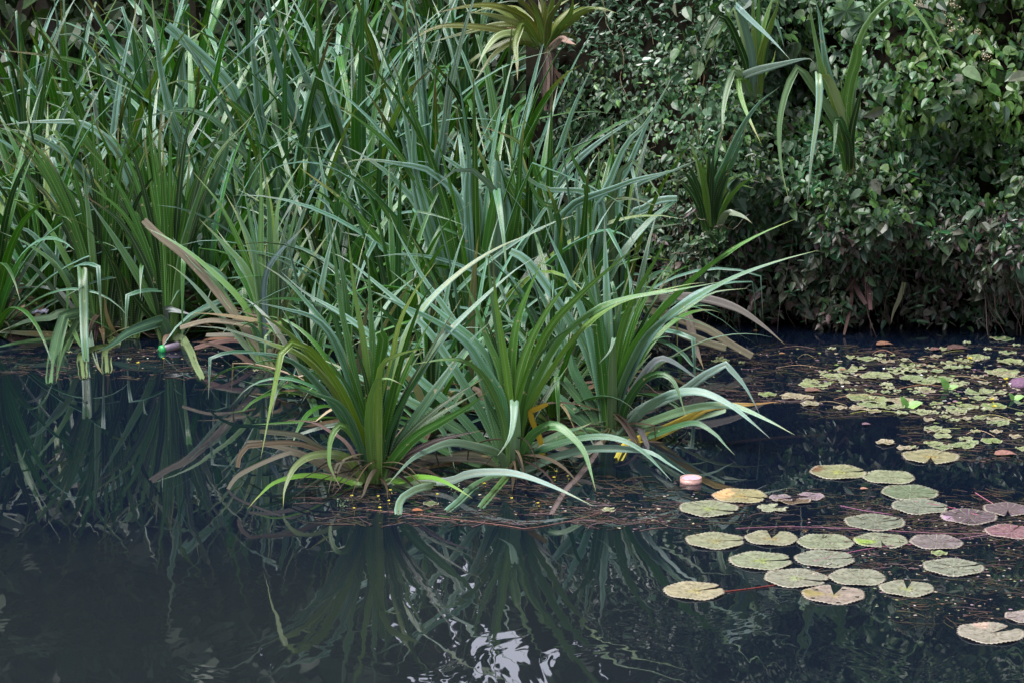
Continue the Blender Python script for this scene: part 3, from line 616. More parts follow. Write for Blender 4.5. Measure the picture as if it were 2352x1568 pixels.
T1 = [(2, [(760,1568),(600,1050),(430,620),(320,350)], V_), (2, [(650,1400),(700,900),(738,470)], B_), (2, [(560,1500),(480,1050),(400,600),(330,400)], B_), (2, [(700,1568),(520,1250),(330,1000),(60,780),(-80,700)], V_),
      (2, [(870,1400),(880,1100),(820,880),(800,750)], B_), (2, [(960,1568),(900,1250),(700,1080),(460,960)], B_), (2, [(1050,1568),(1010,1200),(920,980),(880,900)], V_), (2, [(1130,1568),(1090,1300),(1088,1110)], dict(col=(.05,.14,.06), vis=1., w=.075, blunt=True)),
      (2, [(1190,1568),(1240,1000),(1285,700)], V_), (2, [(840,1500),(640,1200),(400,1130),(150,1100),(0,1130)], B_), (2, [(1100,1500),(1000,1250),(850,1150),(780,1175),(600,1320)], dict(K_, kink=3)), (2, [(540,1300),(500,900),(460,700),(410,560)], B_),
      (2, [(1200,1500),(1100,1200),(1040,980),(900,870)], V_), (2, [(600,1568),(380,1250),(160,1080),(0,1000)], B_), (5, [(870,500),(560,250),(380,0),(180,-300),(0,-450)], V_), (5, [(800,560),(600,340),(300,120),(0,30)], B_), (5, [(840,600),(560,400),(330,180),(40,-160),(-300,-420)], V_)]
T2 = [(2, [(1280,1568),(1480,1100),(1610,720),(1740,440)], dict(B_, w=.07)), (2, [(1310,1568),(1500,1250),(1750,1000),(2130,750)], B_), (2, [(1420,1500),(1440,1000),(1458,600)], V_), (2, [(1220,1568),(1180,1200),(1165,950)], V_),
      (2, [(1380,1500),(1350,1200),(1250,1000),(1050,900),(930,870)], V_), (2, [(1350,1568),(1240,1100),(1200,900)], B_), (2, [(1340,1500),(1180,1300),(1050,1060),(1050,970)], B_), (2, [(1500,1568),(1560,1400),(1530,1320),(1480,1500)], dict(K_, kink=2, col=(.1,.09,.1)))]
T3 = [(2, [(1700,1400),(1600,1100),(1555,860)], dict(V_, w=.07)), (2, [(1720,1500),(1830,1300),(1960,1000),(2100,850),(2290,520)], B_), (2, [(1500,1568),(1900,1290),(2280,1180),(2480,1090)], dict(B_, dy=-.3)), (2, [(1640,1500),(1620,1300),(1640,1000)], B_),
      (2, [(1780,1500),(1770,1250),(1775,1020)], V_), (2, [(1800,1450),(1400,1300),(1200,1180),(1000,1150)], B_), (2, [(1600,1568),(1360,1380),(1250,1080),(1220,950)], V_)]
T4 = [(2, [(1880,1450),(2010,1290),(2250,1190),(2430,1110)], B_), (2, [(1900,1400),(1990,1130),(2110,850),(2240,600)], dict(B_, w=.06)), (2, [(1750,1568),(1790,1450),(1870,1375),(2000,1370),(2190,1425)], dict(K_, kink=2, col=(.13,.2,.09))), (2, [(1860,1500),(1900,1280),(1970,1100),(2100,1200),(2230,1420)], dict(K_, kink=3)),
      (2, [(1980,1568),(2100,1430),(2200,1380),(2315,1370)], dict(B_, blunt=True)), (2, [(1850,1400),(1870,1150),(1865,900),(1868,800)], V_), (2, [(1950,1568),(2150,1568),(2352,1540)], B_)]
T0 = [(1, [(900,1250),(640,885),(300,840),(0,865)], dict(B_, w=.07)), (1, [(640,1300),(420,1040),(200,920),(0,885)], B_), (1, [(1720,1250),(1585,985),(1480,985),(1350,1060),(1220,1170)], dict(K_, kink=1, w=.07, dy=-.3)), (1, [(1560,1000),(1310,755),(1180,765),(1000,810),(850,860)], dict(K_, kink=1, w=.07, dy=-.3)),
      (1, [(760,1300),(560,900),(380,560),(350,500)], V_), (1, [(1000,1300),(900,900),(900,600),(930,500)], V_), (1, [(1300,1300),(1150,700),(1080,300),(1040,-100)], dict(B_, w=.08))]
TA = [(1, [(2352,1200),(2250,900),(2140,600),(2000,300),(1850,-60)], dict(B_, w=.085)), (1, [(2200,1200),(2180,600),(2190,-60)], V_), (1, [(2000,1200),(1700,800),(1300,560),(1040,630)], dict(V_, dy=-.2)), (1, [(1900,1200),(1760,500),(1740,100),(1790,-60)], dict(B_, w=.085)),
      (1, [(2352,1000),(2250,700),(2115,590),(2060,605),(2030,830),(1950,900)], dict(K_, kink=2)), (1, [(1750,900),(1560,560),(1180,200),(1150,180)], dict(B_, blunt=True)), (1, [(2000,700),(1850,190),(1700,330),(1500,520)], dict(K_, kink=1)), (1, [(1600,1200),(1350,900),(1000,650),(600,300)], V_)]
TB = [(1, [(1200,1000),(1000,560),(760,260),(540,-60)], dict(B_, w=.08)), (1, [(1250,900),(1250,400),(1225,-60)], dict(B_, w=.09)), (1, [(1150,900),(950,400),(930,-60)], V_), (1, [(900,900),(590,300),(400,240),(345,215)], dict(B_, dy=-.2)), (1, [(1100,900),(700,520),(480,410),(0,345)], dict(V_, dy=-.2)),
      (1, [(1100,900),(930,490),(880,560),(830,700)], dict(K_, kink=1)), (1, [(1000,1000),(750,700),(400,640),(270,560)], B_)]
for u, Y, n, L, w_, lab, T_ in [
    (-40, 16.3, 30, 1.45, .06, 'tall pandanus cut off by the left edge, above the pink cup', ()),
    (90, 16.9, 28, 1.5, .062, 'pandanus with pale blades arching left, behind the pink cup', ()),
    (330, 16.9, 24, 1.5, .065, 'pandanus behind the two big left fans, folded pale blades above them', T0),
    (470, 16.6, 24, 1.4, .055, 'narrow pandanus standing behind the long olive-brown leaning leaf', ()),
    (760, 16.1, 26, 1.3, .055, 'pandanus in the dark gap just right of the dead leaf heap', ()),
    (905, 15.2, 24, 1.35, .055, 'second-row pandanus between and behind the left and middle front plants', ()),
    (1095, 15.5, 26, 1.9, .064, 'tallest upright second-row pandanus, directly behind the middle front plant', T1),
    (1210, 15.9, 18, 1.6, .062, 'blue-grey second-row pandanus behind the gap between middle and right front plants', T2),
    (1330, 15.4, 18, 1.5, .058, 'second-row pandanus behind the right front plant, blades crossing the vines', T3),
    (1425, 16.0, 16, 1.35, .055, 'rightmost second-row pandanus, leaning over brown fallen blades', T4)]:
    back(u, Y, lab, GM, int(n * 1.2), L * 1.05, w_, dead=6, traces=T_, kinks=.3, mix=[(.42, BLU), (.36, VIV), (.16, DRK), (.06, YEL)])
for u, Y, n, L, lab in [(700, 14.6, 20, .95, 'low pandanus just behind the leftmost front plant, on its left'), (800, 14.1, 22, 1.0, 'low pandanus right behind the leftmost front plant'),
    (985, 13.7, 24, 1.0, 'low pale pandanus filling the gap between the left and middle front plants'), (1075, 14.3, 24, 1.1, 'pandanus just behind the middle front plant, blades crossing in a lattice'),
    (1270, 13.9, 24, 1.0, 'low pale pandanus filling the gap between the middle and right front plants'), (1290, 14.7, 22, 1.1, 'pandanus just behind the right front plant, on its left'),
    (1440, 14.6, 18, .95, 'low pandanus among dead blades behind the rightmost front plant')]:
    back(u, Y, lab, GM, int(n * 1.2), L, .045, dead=9, kinks=.25, e_lo=8, mix=[(.6, BLU), (.2, VIV), (.1, DRK), (.1, (.16, .17, .13))])
BL = 'tall pandanus of the crowded upper-left stand, half hidden among its neighbours'
for i, (u, Y, L) in enumerate([(60,18.3,1.75),(240,17.7,1.9),(455,17.9,2.0),(650,17.4,2.05),(830,17.7,2.15),(1000,17.3,2.1),(1150,17.9,1.9),
                (150,19.8,1.7),(340,19.3,1.95),(560,19.5,2.05),(745,19.2,2.15),(930,19.3,2.15),(1075,19.9,2.0),
                (40,21.5,1.5),(440,21.4,2.0),(650,21.6,2.1),(840,21.5,2.2),(1010,22.2,2.0)]):
    back(u + R.uniform(-15, 15), Y, BL, GB, 36, L, .074, 1, e_hi=89, e_lo=24, nseg=13, kinks=.22, azj=.1, tw=.5, mix=[(.42, BLU), (.38, VIV), (.15, DRK), (.05, YEL)], traces=TA if i == 4 else TB if i == 8 else ())
BL2 = 'low pandanus half hidden in front of the crowded upper-left stand'
for u, Y, L in [(150,17.1,1.2),(540,16.9,1.3),(690,16.6,1.3),(860,16.4,1.3),(1010,16.3,1.25),(1270,17.2,1.2)]:
    back(u, Y, BL2, GB, 26, L * 1.1, .055, 4, e_lo=10, nseg=11, kinks=.35)
# ------------------------------------------------------------------ the vine-covered bank on the right
def sm(x): x = np.clip(x, 0, 1); return x * x * (3 - 2 * x)
def yf(x, z):
    b = 16.35 + 1.9 * sm((1.35 - x) / 1.0)
    p = np.interp(z, [0, .3, .65, 1.0, 1.35, 1.7, 2.1, 3.2], [.42, .2, 0, .02, .3, .62, .95, 1.7])
    col = -.5 * sm((x - 2.15) / .45) * sm((z - 1.0) / .6)
    hollow = .45 * np.exp(-((x - 1.9) / .28) ** 2 - ((z - 1.5) / .5) ** 2)
    return b + p + col + hollow + .27 * np.sin(x * 4.1 + z * 2.3) * np.cos(z * 4.7 - x * 1.9) + .13 * np.sin(x * 2.1 - 1.1) * (z < 1.2) * (1.2 - z) + .1 * np.sin(x * 7.3 + .5) * np.exp(-z * 2) + .07 * np.sin(x * 11 + 1) * np.sin(z * 13)
LT = np.array([(0,0,0),(0,.33,-.02),(0,.68,-.03),(0,1,-.1),(-.3,.08,.05),(-.42,.34,.07),(-.27,.7,.03),(.3,.08,.05),(.42,.34,.07),(.27,.7,.03)])
LF = [(0,1,5,4),(1,2,6,5),(2,3,6),(0,7,8,1),(1,8,9,2),(2,9,3)]
def leaves(mb, pos, tipdir, nor, size, col, wide=1.):
    """many small leaves at once; tipdir and nor are per-leaf directions"""
    n = len(pos); wide = np.asarray(wide) * .72; d = nrm(tipdir); s = nrm(np.cross(d, nor)); nn = np.cross(s, d)
    wd = np.broadcast_to(np.asarray(wide, float), (n,))
    T = LT[None] * size[:, None, None]
    V = pos[:, None] + s[:, None] * (T[:, :, 0] * wd[:, None])[..., None] + d[:, None] * T[:, :, 1:2] + nn[:, None] * T[:, :, 2:3]
    f = []; 
    for i in range(n): f += [tuple(i * 10 + k for k in q) for q in LF]
    mb.v.append(V.reshape(-1, 3)); mb.c.append(np.repeat(col, 10, 0)); mb.uv.append(np.tile(LT[:, :2], (n, 1)))
    mb.f.extend([tuple(int(i) + mb.n for i in q) for q in f]); mb.n += n * 10
def curtain(name, label, n, xr, zr, size, pal, wide, material, depth=.3, keep=None, kind='stuff', cat='vine', droop=.75, rosettes=False, group=None):
    n = int(n * 1.3); x = rng.uniform(*xr, n); z = rng.uniform(*zr, n)
    # sprays: leaves gather along hidden shoots
    cx = rng.uniform(*xr, n // 9); cz = rng.uniform(*zr, n // 9); j = rng.integers(0, len(cx), n); m = rng.random(n) < .6
    x = np.where(m, cx[j] + rng.normal(0, .045, n), x); z = np.where(m, cz[j] + rng.normal(0, .05, n), z)
    z = np.maximum(z, .03)
    if keep is not None:
        k = keep(x, z); x, z = x[k], z[k]; n = len(x)
    k = (np.sin(x * 13 + z * 7) * np.sin(z * 17 - x * 5) + .5 * np.sin(x * 29) * np.sin(z * 31)) < .35 + .7 * rng.random(n); x, z = x[k], z[k]; n = len(x)
    dep = rng.gamma(1.3, depth * .6, n) - .12
    y = yf(x, z) + dep
    pos = np.stack([x, y, z], 1)
    nor = np.stack([rng.normal(0, .65, n), -.5 + rng.normal(0, .45, n), .75 + rng.normal(0, .45, n)], 1)
    d = np.stack([rng.normal(0, .6, n), -.35 + rng.normal(0, .3, n), -droop + rng.normal(0, .45, n)], 1)
    if rosettes:
        a = rng.uniform(0, 6.283, n); d = np.stack([np.cos(a), -.25 + 0 * a, np.sin(a) * .8 + .1], 1)
    s = rng.uniform(size[0] * .65, size[1] * .98, n) * np.where(rng.random(n) < .1, 1.5, 1)
    P = np.array([c for _, c in pal]); w_ = np.array([q for q, _ in pal]); w_ = w_ / w_.sum()
    # neighbouring leaves of one shoot are alike
    g = (np.sin(x * 9.1 + z * 5.3) + np.sin(z * 11.7 - x * 3.9) + rng.normal(0, 1.1, n)); order = np.argsort(np.argsort(g)) / n
    c = P[np.searchsorted(np.cumsum(w_) - 1e-9, order * .999)] * rng.uniform(.72, 1.3, (n, 1)) * rng.uniform(.88, 1.12, (n, 3))
    mb = MB(); leaves(mb, pos, d, nor, s, c, rng.uniform(wide * .85, wide * 1.2, n))
    # the shoots that carry them
    for _ in range(int(n / 130)):
        x0, z0 = R.uniform(*xr), R.uniform(*zr)
        if z0 < .15: continue
        k = np.arange(9) / 8; xx = x0 + R.uniform(-.25, .25) * k + .02 * np.sin(k * 9); zz = np.maximum(z0 - R.uniform(.1, .5) * k, .02)
        if keep is not None and not np.all(keep(xx, zz)): continue
        tube(mb, np.stack([xx, yf(xx, zz) + .02 + .03 * np.sin(k * 7 + x0), zz], 1), .0022, jit((.12, .1, .05)), 4)
    o = mb.build(name, material, smooth=False)
    return tag(o, label, cat, group, kind)
G1, G2, G3, G4, G5 = (.03, .085, .03), (.028, .08, .012), (.05, .115, .02), (.012, .04, .014), (.06, .115, .062)
curtain('glossy_shrub', 'dark shrub of small glossy pointed leaves, right of the pandanus on a trunk', 6500, (.28, 1.75), (.95, 3.0), (.035, .062), [(.5, (.03, .075, .035)), (.3, (.05, .11, .06)), (.2, (.022, .05, .025))], .8, M_GLOSS, .4,
        keep=lambda x, z: z > 1.35 + .35 * (x - .4) * (x < 1.2) - .1 * np.sin(x * 7) + .25 * (x < .5), rosettes=True, kind='thing', cat='shrub')
curtain('pale_vine', 'mound of pale grey-green small-leaved creeper in the middle, beside the crossing blades', 6500, (.25, 1.75), (.35, 1.75), (.035, .06), [(.4, G1), (.25, G5), (.15, (.1, .19, .06)), (.2, G4)], .95, M_VINE, .28,
        keep=lambda x, z: (z < 1.5 + .35 * (x - .4) * (x < 1.2)) & (z > .5 - .25 * x))
curtain('heart_leaf_vine', 'dense green heart-leaved vine covering the bank on the right', 9500, (1.2, 3.9), (.62, 2.3), (.045, .08), [(.3, G1), (.22, G5), (.24, G2), (.12, G3), (.12, G4)], 1.05, M_VINE, .28,
        keep=lambda x, z: ~((x > 2.35 + .15 * np.sin(z * 5)) & (z > 1.25)))
curtain('climbing_vine', 'bright yellow-green climbing vine column in the upper right corner, with cream flower heads', 6500, (2.25, 4.1), (1.2, 3.3), (.05, .085), [(.3, G3), (.04, (.09, .15, .03)), (.3, G2), (.1, G1)], 1.05, M_VINE, .25,
        keep=lambda x, z: x > 2.3 + .15 * np.sin(z * 5))
curtain('creeper', 'shaded green creeper at the top between the dark shrub and the yellow-green column', 4200, (1.3, 2.7), (1.9, 3.2), (.04, .075), [(.4, G2), (.3, G4), (.3, G1)], 1., M_VINE, .35, keep=lambda x, z: z > 1.9 + .1 * np.sin(x * 6))
curtain('dusty_vine', 'dusty brown-purple and grey-green leaves hanging low over the water along the right bank', 8200, (.95, 3.9), (.03, .8), (.04, .078), [(.36, (.05, .06, .038)), (.28, (.055, .038, .037)), (.2, (.035, .07, .045)), (.16, (.025, .06, .02))], .85, M_VINE, .25,
        keep=lambda x, z: (rng.random(x.shape) < np.interp(z, [0, .12, .35, .5], [.35, .55, .9, 1])), droop=.5)
curtain('broad_leaves', 'scattered larger grey-green leaves standing out among the vines of the right bank', 330, (1.0, 3.9), (.35, 2.4), (.1, .13), [(.5, (.045, .09, .055)), (.3, (.06, .12, .05)), (.2, (.08, .09, .06))], .95, M_VINE, .05)
curtain('trailing_stems', 'pointed narrow-leaved sprays trailing from the low vines of the right bank', 1500, (1.0, 3.9), (.05, 1.3), (.05, .08), [(.5, (.02, .08, .03)), (.5, (.05, .07, .04))], .5, M_GLOSS, .05, rosettes=True)
# soil face behind the leaves, coloured near black to stand for gap shade
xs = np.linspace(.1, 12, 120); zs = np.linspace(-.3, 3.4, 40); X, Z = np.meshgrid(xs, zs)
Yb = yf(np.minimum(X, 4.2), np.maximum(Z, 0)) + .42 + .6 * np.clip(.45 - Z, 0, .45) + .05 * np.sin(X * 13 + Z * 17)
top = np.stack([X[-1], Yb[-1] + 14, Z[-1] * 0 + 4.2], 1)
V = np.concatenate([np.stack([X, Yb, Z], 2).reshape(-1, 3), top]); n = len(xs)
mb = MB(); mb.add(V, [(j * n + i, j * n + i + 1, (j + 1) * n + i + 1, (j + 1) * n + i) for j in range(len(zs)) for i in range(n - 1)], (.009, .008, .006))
tag(mb.build('bank_terrain', colour_material('shade_soil', rough=.9, spec=0., scale=8, vary=.7, bump=1.)), kind='structure')
# hanging roots and bare stems under the overhang
mb = MB()
for i in range(130):
    x = R.uniform(1.0, 3.9); z0 = R.uniform(.2, .8); y0 = float(yf(x, z0)) + R.uniform(-.03, .3); k = np.arange(9) / 8
    e_ = R.uniform(0, .1) if R.random() < .7 else 0
    P = np.stack([x + R.uniform(-.16, .16) * k + .015 * np.sin(k * R.uniform(4, 12)), y0 + R.uniform(-.15, .1) * k, z0 + (e_ - z0) * k], 1)
    tube(mb, P, R.uniform(.001, .003), jit(R.choice([(.05, .025, .027), (.03, .02, .015), (.1, .075, .055)]), .3), 4)
tag(mb.build('hanging_roots', M_WOOD), 'thin brown roots and bare stems hanging from the overhang to the water on the right', 'roots', kind='stuff')
# hanging dead pandanus leaves inside the bank
for i, (u, v0, v1, Y, lab) in enumerate([(1955, 600, 720, 16.35, 'reddish-brown dead blades hanging in the dark below the tall plant in the vines'), (1690, 560, 640, 16.6, 'reddish-brown dead blades hanging just right of the second-row plants')]):
    mb = MB()
    for k in range(4):
        a = at_y(u + R.uniform(-25, 25), v0 + R.uniform(-20, 10), Y + .22); b_ = at_y(u + R.uniform(-60, 50), v1 + R.uniform(-60, 50), Y - R.uniform(-.05, .15)); b_[2] = max(b_[2], .0)
        P = spline([a, (a + b_) / 2 + (R.uniform(-.04, .04), -.03, 0), b_], 10)
        ribbon(mb, P, R.uniform(.015, .035), np.repeat([[1., R.uniform(-1, 1), 0]], 10, 0), jit((.05, .025, .022), .4), blunt=True)
    tag(mb.build('dead_blades', M_DRY), lab, 'dead leaves', 'bunches of dead pandanus blades under the bank')

# --- pandanus on the vine bank
def fan(u, v, Y, label, leaves_, region=3, off=-.16):
    bb = at_y(u, v, Y)
    for _ in range(6): Y = .5 * Y + .5 * (float(yf(bb[0], bb[2])) + off); bb = at_y(u, v, Y)
    name = 'pandanus'; e_ = empty(name, bb, label, 'pandanus'); m = MB()
    for pts, w_, c_, kk in leaves_:
        k = dict(kk); tr(m, Y, region, pts, w=w_, col=c_, dy=k.pop('dy', R.uniform(-.25, .1)), **k)
    m.build('foliage', M_BLADE, e_); mb = MB(); tube(mb, [bb + (0, .3, -.12), bb + (0, .12, -.05), bb + (0, 0, .02)], .035, (.05, .04, .02), 7); mb.build('stem', M_WOOD, e_)
    g = rng; n_ = 60; q = bb + np.stack([np.clip(g.normal(0, .05, n_), -.08, .08), np.clip(g.normal(-.03, .02, n_), -.06, 0), np.clip(g.normal(-.04, .04, n_), -.1, .03)], 1); q[:, 1] = np.minimum(q[:, 1], [float(yf(a, max(c_, 0))) for a, b_, c_ in q]) - .02
    mb = MB(); leaves(mb, q, g.normal(0, .6, (n_, 3)) + (0, -.3, -.5), g.normal(0, .5, (n_, 3)) + (0, -.6, .7), g.uniform(.035, .07, n_), np.array((.03, .08, .025)) * g.uniform(.6, 1.6, (n_, 1)), .95)
    for _ in range(5): k_ = np.arange(8) / 7; tube(mb, bb + np.stack([R.uniform(-.25, .25) * k_, -.06 - .02 * np.sin(k_ * 5), R.uniform(-.25, .2) * k_ + .03 * np.sin(k_ * 8)], 1), .002, (.08, .06, .03), 4)
    tag(mb.build('vine_sprig', M_VINE, smooth=False), 'vine sprig growing over the foot of the ' + label.split(' pandanus')[0].split(' fan')[0].replace('tall', 'tall folded-blade') + ' pandanus on the vine bank', 'vine')
    return bb, e_
BR = (.09, .2, .02)
L_ = []
for k in range(20):
    a = -330 + k * 36 + R.uniform(-15, 15); h = 560 - abs(a) * .5 + R.uniform(-60, 80)
    L_.append(([(190,1590),(190 + a * .25, 1590 - h * .45),(190 + a * .6, 1590 - h * .85),(190 + a + R.uniform(-20, 30), 1590 - h * (1. if abs(a) < 220 else .8))], .04, R.choice([VIV, BR, DRK]), {}))
L_ += [([(200,1590),(230,1300),(300,1120),(400,900),(520,720),(670,600)], .05, BLU, dict(face=1, vis=.9)), ([(205,1590),(260,1330),(350,1100),(420,930),(450,820)], .045, BLU, dict(face=1)),
       ([(210,1590),(290,1420),(400,1280),(500,1220),(560,1200)], .035, BR, {}), ([(195,1590),(210,1200),(240,1000),(270,900),(290,840)], .045, BLU, {}), ([(215,1590),(300,1475),(370,1475),(430,1500),(480,1540)], .045, (.2, .24, .14), dict(dy=-.3)),
       ([(190,1590),(120,1200),(60,1000),(40,980),(130,1055)], .04, (.17, .26, .1), dict(kink=3))]
fan(1632, 528, 16.25, 'small neat fan of vivid green pandanus in the gap between the stand and the vines', L_, off=-.45)
L_ = [([(1160,1200),(1120,1000),(1080,850),(1040,700),(960,480),(910,250),(870,0),(860,-100)], .05, BR, {}), ([(1165,1200),(1100,1000),(1060,800),(1010,600),(980,440)], .045, (.13, .24, .02), {}),
      ([(1160,1200),(1110,950),(1010,760),(900,600),(850,520),(790,470),(740,560),(690,720),(665,900),(680,1150),(735,1390)], .055, (.08, .17, .07), dict(kink=5, dy=-.4, face=-1, vis=.9)),
      ([(1165,1200),(1150,950),(1070,700),(1000,540),(935,505),(945,650),(925,850),(890,1080),(860,1390)], .055, (.16, .26, .1), dict(kink=4, dy=-.4, face=-1, vis=1.)),
      ([(1165,1200),(1140,1000),(1090,830),(1052,825),(1050,950),(1035,1080)], .05, BLU, dict(kink=3, dy=-.3, vis=1., face=-1)),
      ([(1155,1200),(1130,900),(1110,700),(1090,550)], .055, VIV, dict(vis=1.)), ([(1160,1200),(1140,950),(1130,750),(1160,550),(1200,420),(1210,310)], .065, (.06, .17, .02), dict(face=-1, vis=1., blunt=True)),
      ([(1160,1200),(1150,900),(1170,650),(1190,450),(1200,320),(1180,400),(1120,480)], .05, (.1, .18, .12), dict(kink=4, vis=.9, face=-1)), ([(1160,1200),(1160,950),(1200,750),(1230,640),(1280,580),(1325,560)], .05, DRK, dict(face=-1, vis=.9)),
      ([(1160,1200),(1150,800),(1160,500),(1230,250),(1320,100),(1430,0),(1500,-20),(1600,60),(1720,240),(1850,500)], .045, BR, dict(dy=-.3)), ([(1160,1200),(1100,800),(1000,500),(960,250),(940,100),(900,-50)], .055, BLU, dict(face=1)),
      ([(1160,1200),(1145,1000),(1100,900),(1060,880)], .045, DRK, {}), ([(1160,1200),(1090,1000),(980,830),(900,740)], .045, VIV, {}), ([(1160,1200),(1120,800),(1080,640),(1050,600),(1000,680),(930,715)], .035, BR, dict(kink=3))]
fan(1952, 402, 16.15, 'tall pandanus rising from the right-bank vines, folded blades hanging down its left side', L_)
L_ = [([(500,690),(480,400),(440,200),(390,60),(330,-60)], .05, BR, {}), ([(505,690),(500,400),(490,150),(480,-80)], .05, (.11, .22, .03), {}), ([(505,690),(520,450),(560,200),(600,50),(640,-60)], .06, BR, {}),
      ([(500,690),(460,450),(380,280),(320,120),(260,-20)], .045, BR, {}), ([(510,690),(540,400),(600,200),(650,60),(680,-60)], .05, (.1, .2, .02), {}), ([(500,690),(520,350),(520,150),(530,-80)], .06, (.09, .2, .04), {}),
      ([(500,690),(440,450),(360,240),(300,130),(250,110),(180,230),(130,380),(120,560)], .045, DRK, dict(kink=4, dy=-.3)), ([(500,690),(440,380),(380,140),(350,60),(280,180),(200,350),(130,520)], .03, (.2, .28, .1), dict(kink=3)),
      ([(505,690),(480,400),(410,120),(370,40),(450,120),(600,260),(740,410)], .05, (.12, .2, .16), dict(kink=3, dy=-.5, vis=.9)), ([(505,690),(560,400),(600,150),(640,120),(680,250),(700,330)], .05, BLU, dict(kink=3)),
      ([(505,700),(400,560),(480,500),(700,440),(860,405),(905,430)], .055, (.13, .23, .17), dict(dy=-.3, vis=1., face=1)), ([(505,690),(420,540),(350,490),(310,600),(280,760),(275,990)], .045, (.16, .24, .12), dict(kink=2, dy=-.4, vis=1., face=-1)),
      ([(505,690),(440,560),(380,550),(400,660),(450,800),(540,990)], .035, BR, dict(kink=2, dy=-.4)), ([(505,690),(540,560),(620,430),(640,350)], .04, BR, {})]
fan(1735, 230, 16.75, 'yellow-green pandanus at the top edge of the vine bank, growing out of the pale creeper', L_)
# the one on a bare trunk
bb = at_y(1258, 98, 18.3); e_ = empty('pandanus', (bb[0], bb[1], max(0, float(ground_z(bb[0], bb[1])))), 'olive-yellow pandanus on a trunk wrapped in hanging purple-brown dead leaves', 'pandanus')
m = MB(); OL = (.08, .09, .012); PG = (.1, .13, .012)
for pts, w_, c_, kk in [([(1400,330),(1300,150),(1100,50),(900,40),(650,90)], .05, PG, {}), ([(1400,300),(1250,180),(1050,110),(850,80)], .05, PG, {}), ([(1400,330),(1300,200),(1100,170),(850,230),(600,300)], .045, PG, {}),
     ([(1400,330),(1280,180),(1240,170),(1200,300),(1210,430),(1215,560)], .055, PG, dict(kink=2, dy=-.4, vis=1.)), ([(1400,330),(1250,240),(1100,240),(1000,340),(930,480)], .06, (.22, .26, .1), dict(dy=-.3)),
     ([(1400,330),(1200,290),(1050,380),(920,560)], .05, PG, dict(dy=-.3)), ([(1400,330),(1360,100),(1300,0),(1250,-80)], .05, OL, {}), ([(1400,330),(1400,100),(1380,0),(1370,-80)], .05, OL, {}),
     ([(1400,330),(1430,150),(1500,30),(1560,-60)], .05, OL, {}), ([(1400,330),(1470,180),(1560,80),(1640,20)], .05, PG, {}), ([(1405,330),(1480,240),(1600,150),(1700,110)], .05, OL, {}),
     ([(1400,330),(1340,120),(1200,-20),(1100,-80)], .05, OL, {}), ([(1400,330),(1290,240),(1400,100),(1600,-20)], .045, (.24, .32, .12), dict(kink=1)), ([(1400,320),(1300,250),(1200,200),(1060,215)], .05, (.25, .12, .04), {}),
     ([(1400,330),(1470,270),(1570,240),(1640,300)], .05, OL, {}), ([(1400,330),(1440,100),(1460,0),(1470,-90)], .05, (.1, .16, .02), {}), ([(1400,330),(1500,200),(1580,90),(1600,-40)], .05, (.1, .16, .02), {}),
     ([(1400,330),(1200,270),(900,420),(780,650)], .05, (.1, .12, .03), {}), ([(1400,330),(1150,220),(700,180),(430,310)], .05, PG, {})]:
    k = dict(kk); tr(m, 18.3, 2, pts, w=w_, col=c_, dy=k.pop('dy', R.uniform(-.3, .2)), **k)
for k in range(14):
    a = R.uniform(-500, 500); tr(m, 18.3, 2, [(1400,330),(1400 + a * .3, 180),(1400 + a * .75, 60),(1400 + a * 1.1, -20 + abs(a) * .25)], w=.045, col=R.choice([OL, PG, (.1, .16, .02)]), dy=R.uniform(-.2, .4))
m.build('foliage', M_BLADE, e_)
m = MB()
for k in range(13):
    x1 = 1400 + R.uniform(-50, 140); tr(m, 18.3, 2, [(1405,330),(1425 + R.uniform(-30, 60), 400),(x1 - 10, 560),(x1 + R.uniform(-30, 30), R.uniform(640, 800))], w=.026, col=R.choice([(.06, .035, .03), (.035, .02, .018), (.09, .065, .05)]), dy=R.uniform(-.2, 0), blunt=True)
tr(m, 18.3, 2, [(1410,340),(1470,310),(1520,270),(1570,290),(1620,310)], w=.05, col=(.3, .22, .2), dy=-.2)
m.build('dead_leaves', M_DRY, e_)
m = MB(); P = spline([(bb[0] + .05, bb[1] + .1, 0.), (bb[0] + .06, bb[1] + .06, bb[2] * .5), (bb[0], bb[1], bb[2] - .1)], 8); tube(m, P, .032, (.05, .035, .03), 8); m.build('trunk', M_WOOD, e_)
# broad lobed leaves at the top, and loose single blades caught in the vines
for (u, v, s, a, lab) in [(1945, 28, .26, -1.2, 'large pale lobed leaf at the top right, upper one of the pair'), (1985, 55, .24, -.5, 'large pale lobed leaf at the top right, lower one of the pair')]:
    Y = 17.0; c = at_y(u, v, Y); mb = MB(); k = 48; ang = np.linspace(0, 6.283, k, endpoint=False)
    r = s * .5 * (.62 + .38 * np.abs(np.cos(ang * 3.5)) ** .7) * (1 + .08 * np.sin(ang * 17))
    X_ = np.array([1, .1, .1]); Y_ = nrm(np.array([0, -.35, .8])); Z_ = np.cross(X_, Y_)
    P = c + (r * np.cos(ang + a))[:, None] * X_ + (r * np.sin(ang + a))[:, None] * Y_ * .75 + (.03 * np.cos(ang * 7))[:, None] * Z_
    mb.add(np.concatenate([[c - Z_ * .01], P]), [(0, i + 1, (i + 1) % k + 1) for i in range(k)], (.15, .25, .16))
    tag(mb.build('lobed_leaf', M_VINE, smooth=False), lab, 'leaf')
mb = MB(); 
tr(mb, 16.5, 6, [(1540,380),(1495,490),(1455,580),(1434,670)], w=.032, col=(.14, .17, .1), dy=-.1, vis=1.)
tag(mb.build('fallen_leaf', M_DRY), 'pale green dead blade hanging point-down from the low vines on the right', 'fallen leaf')
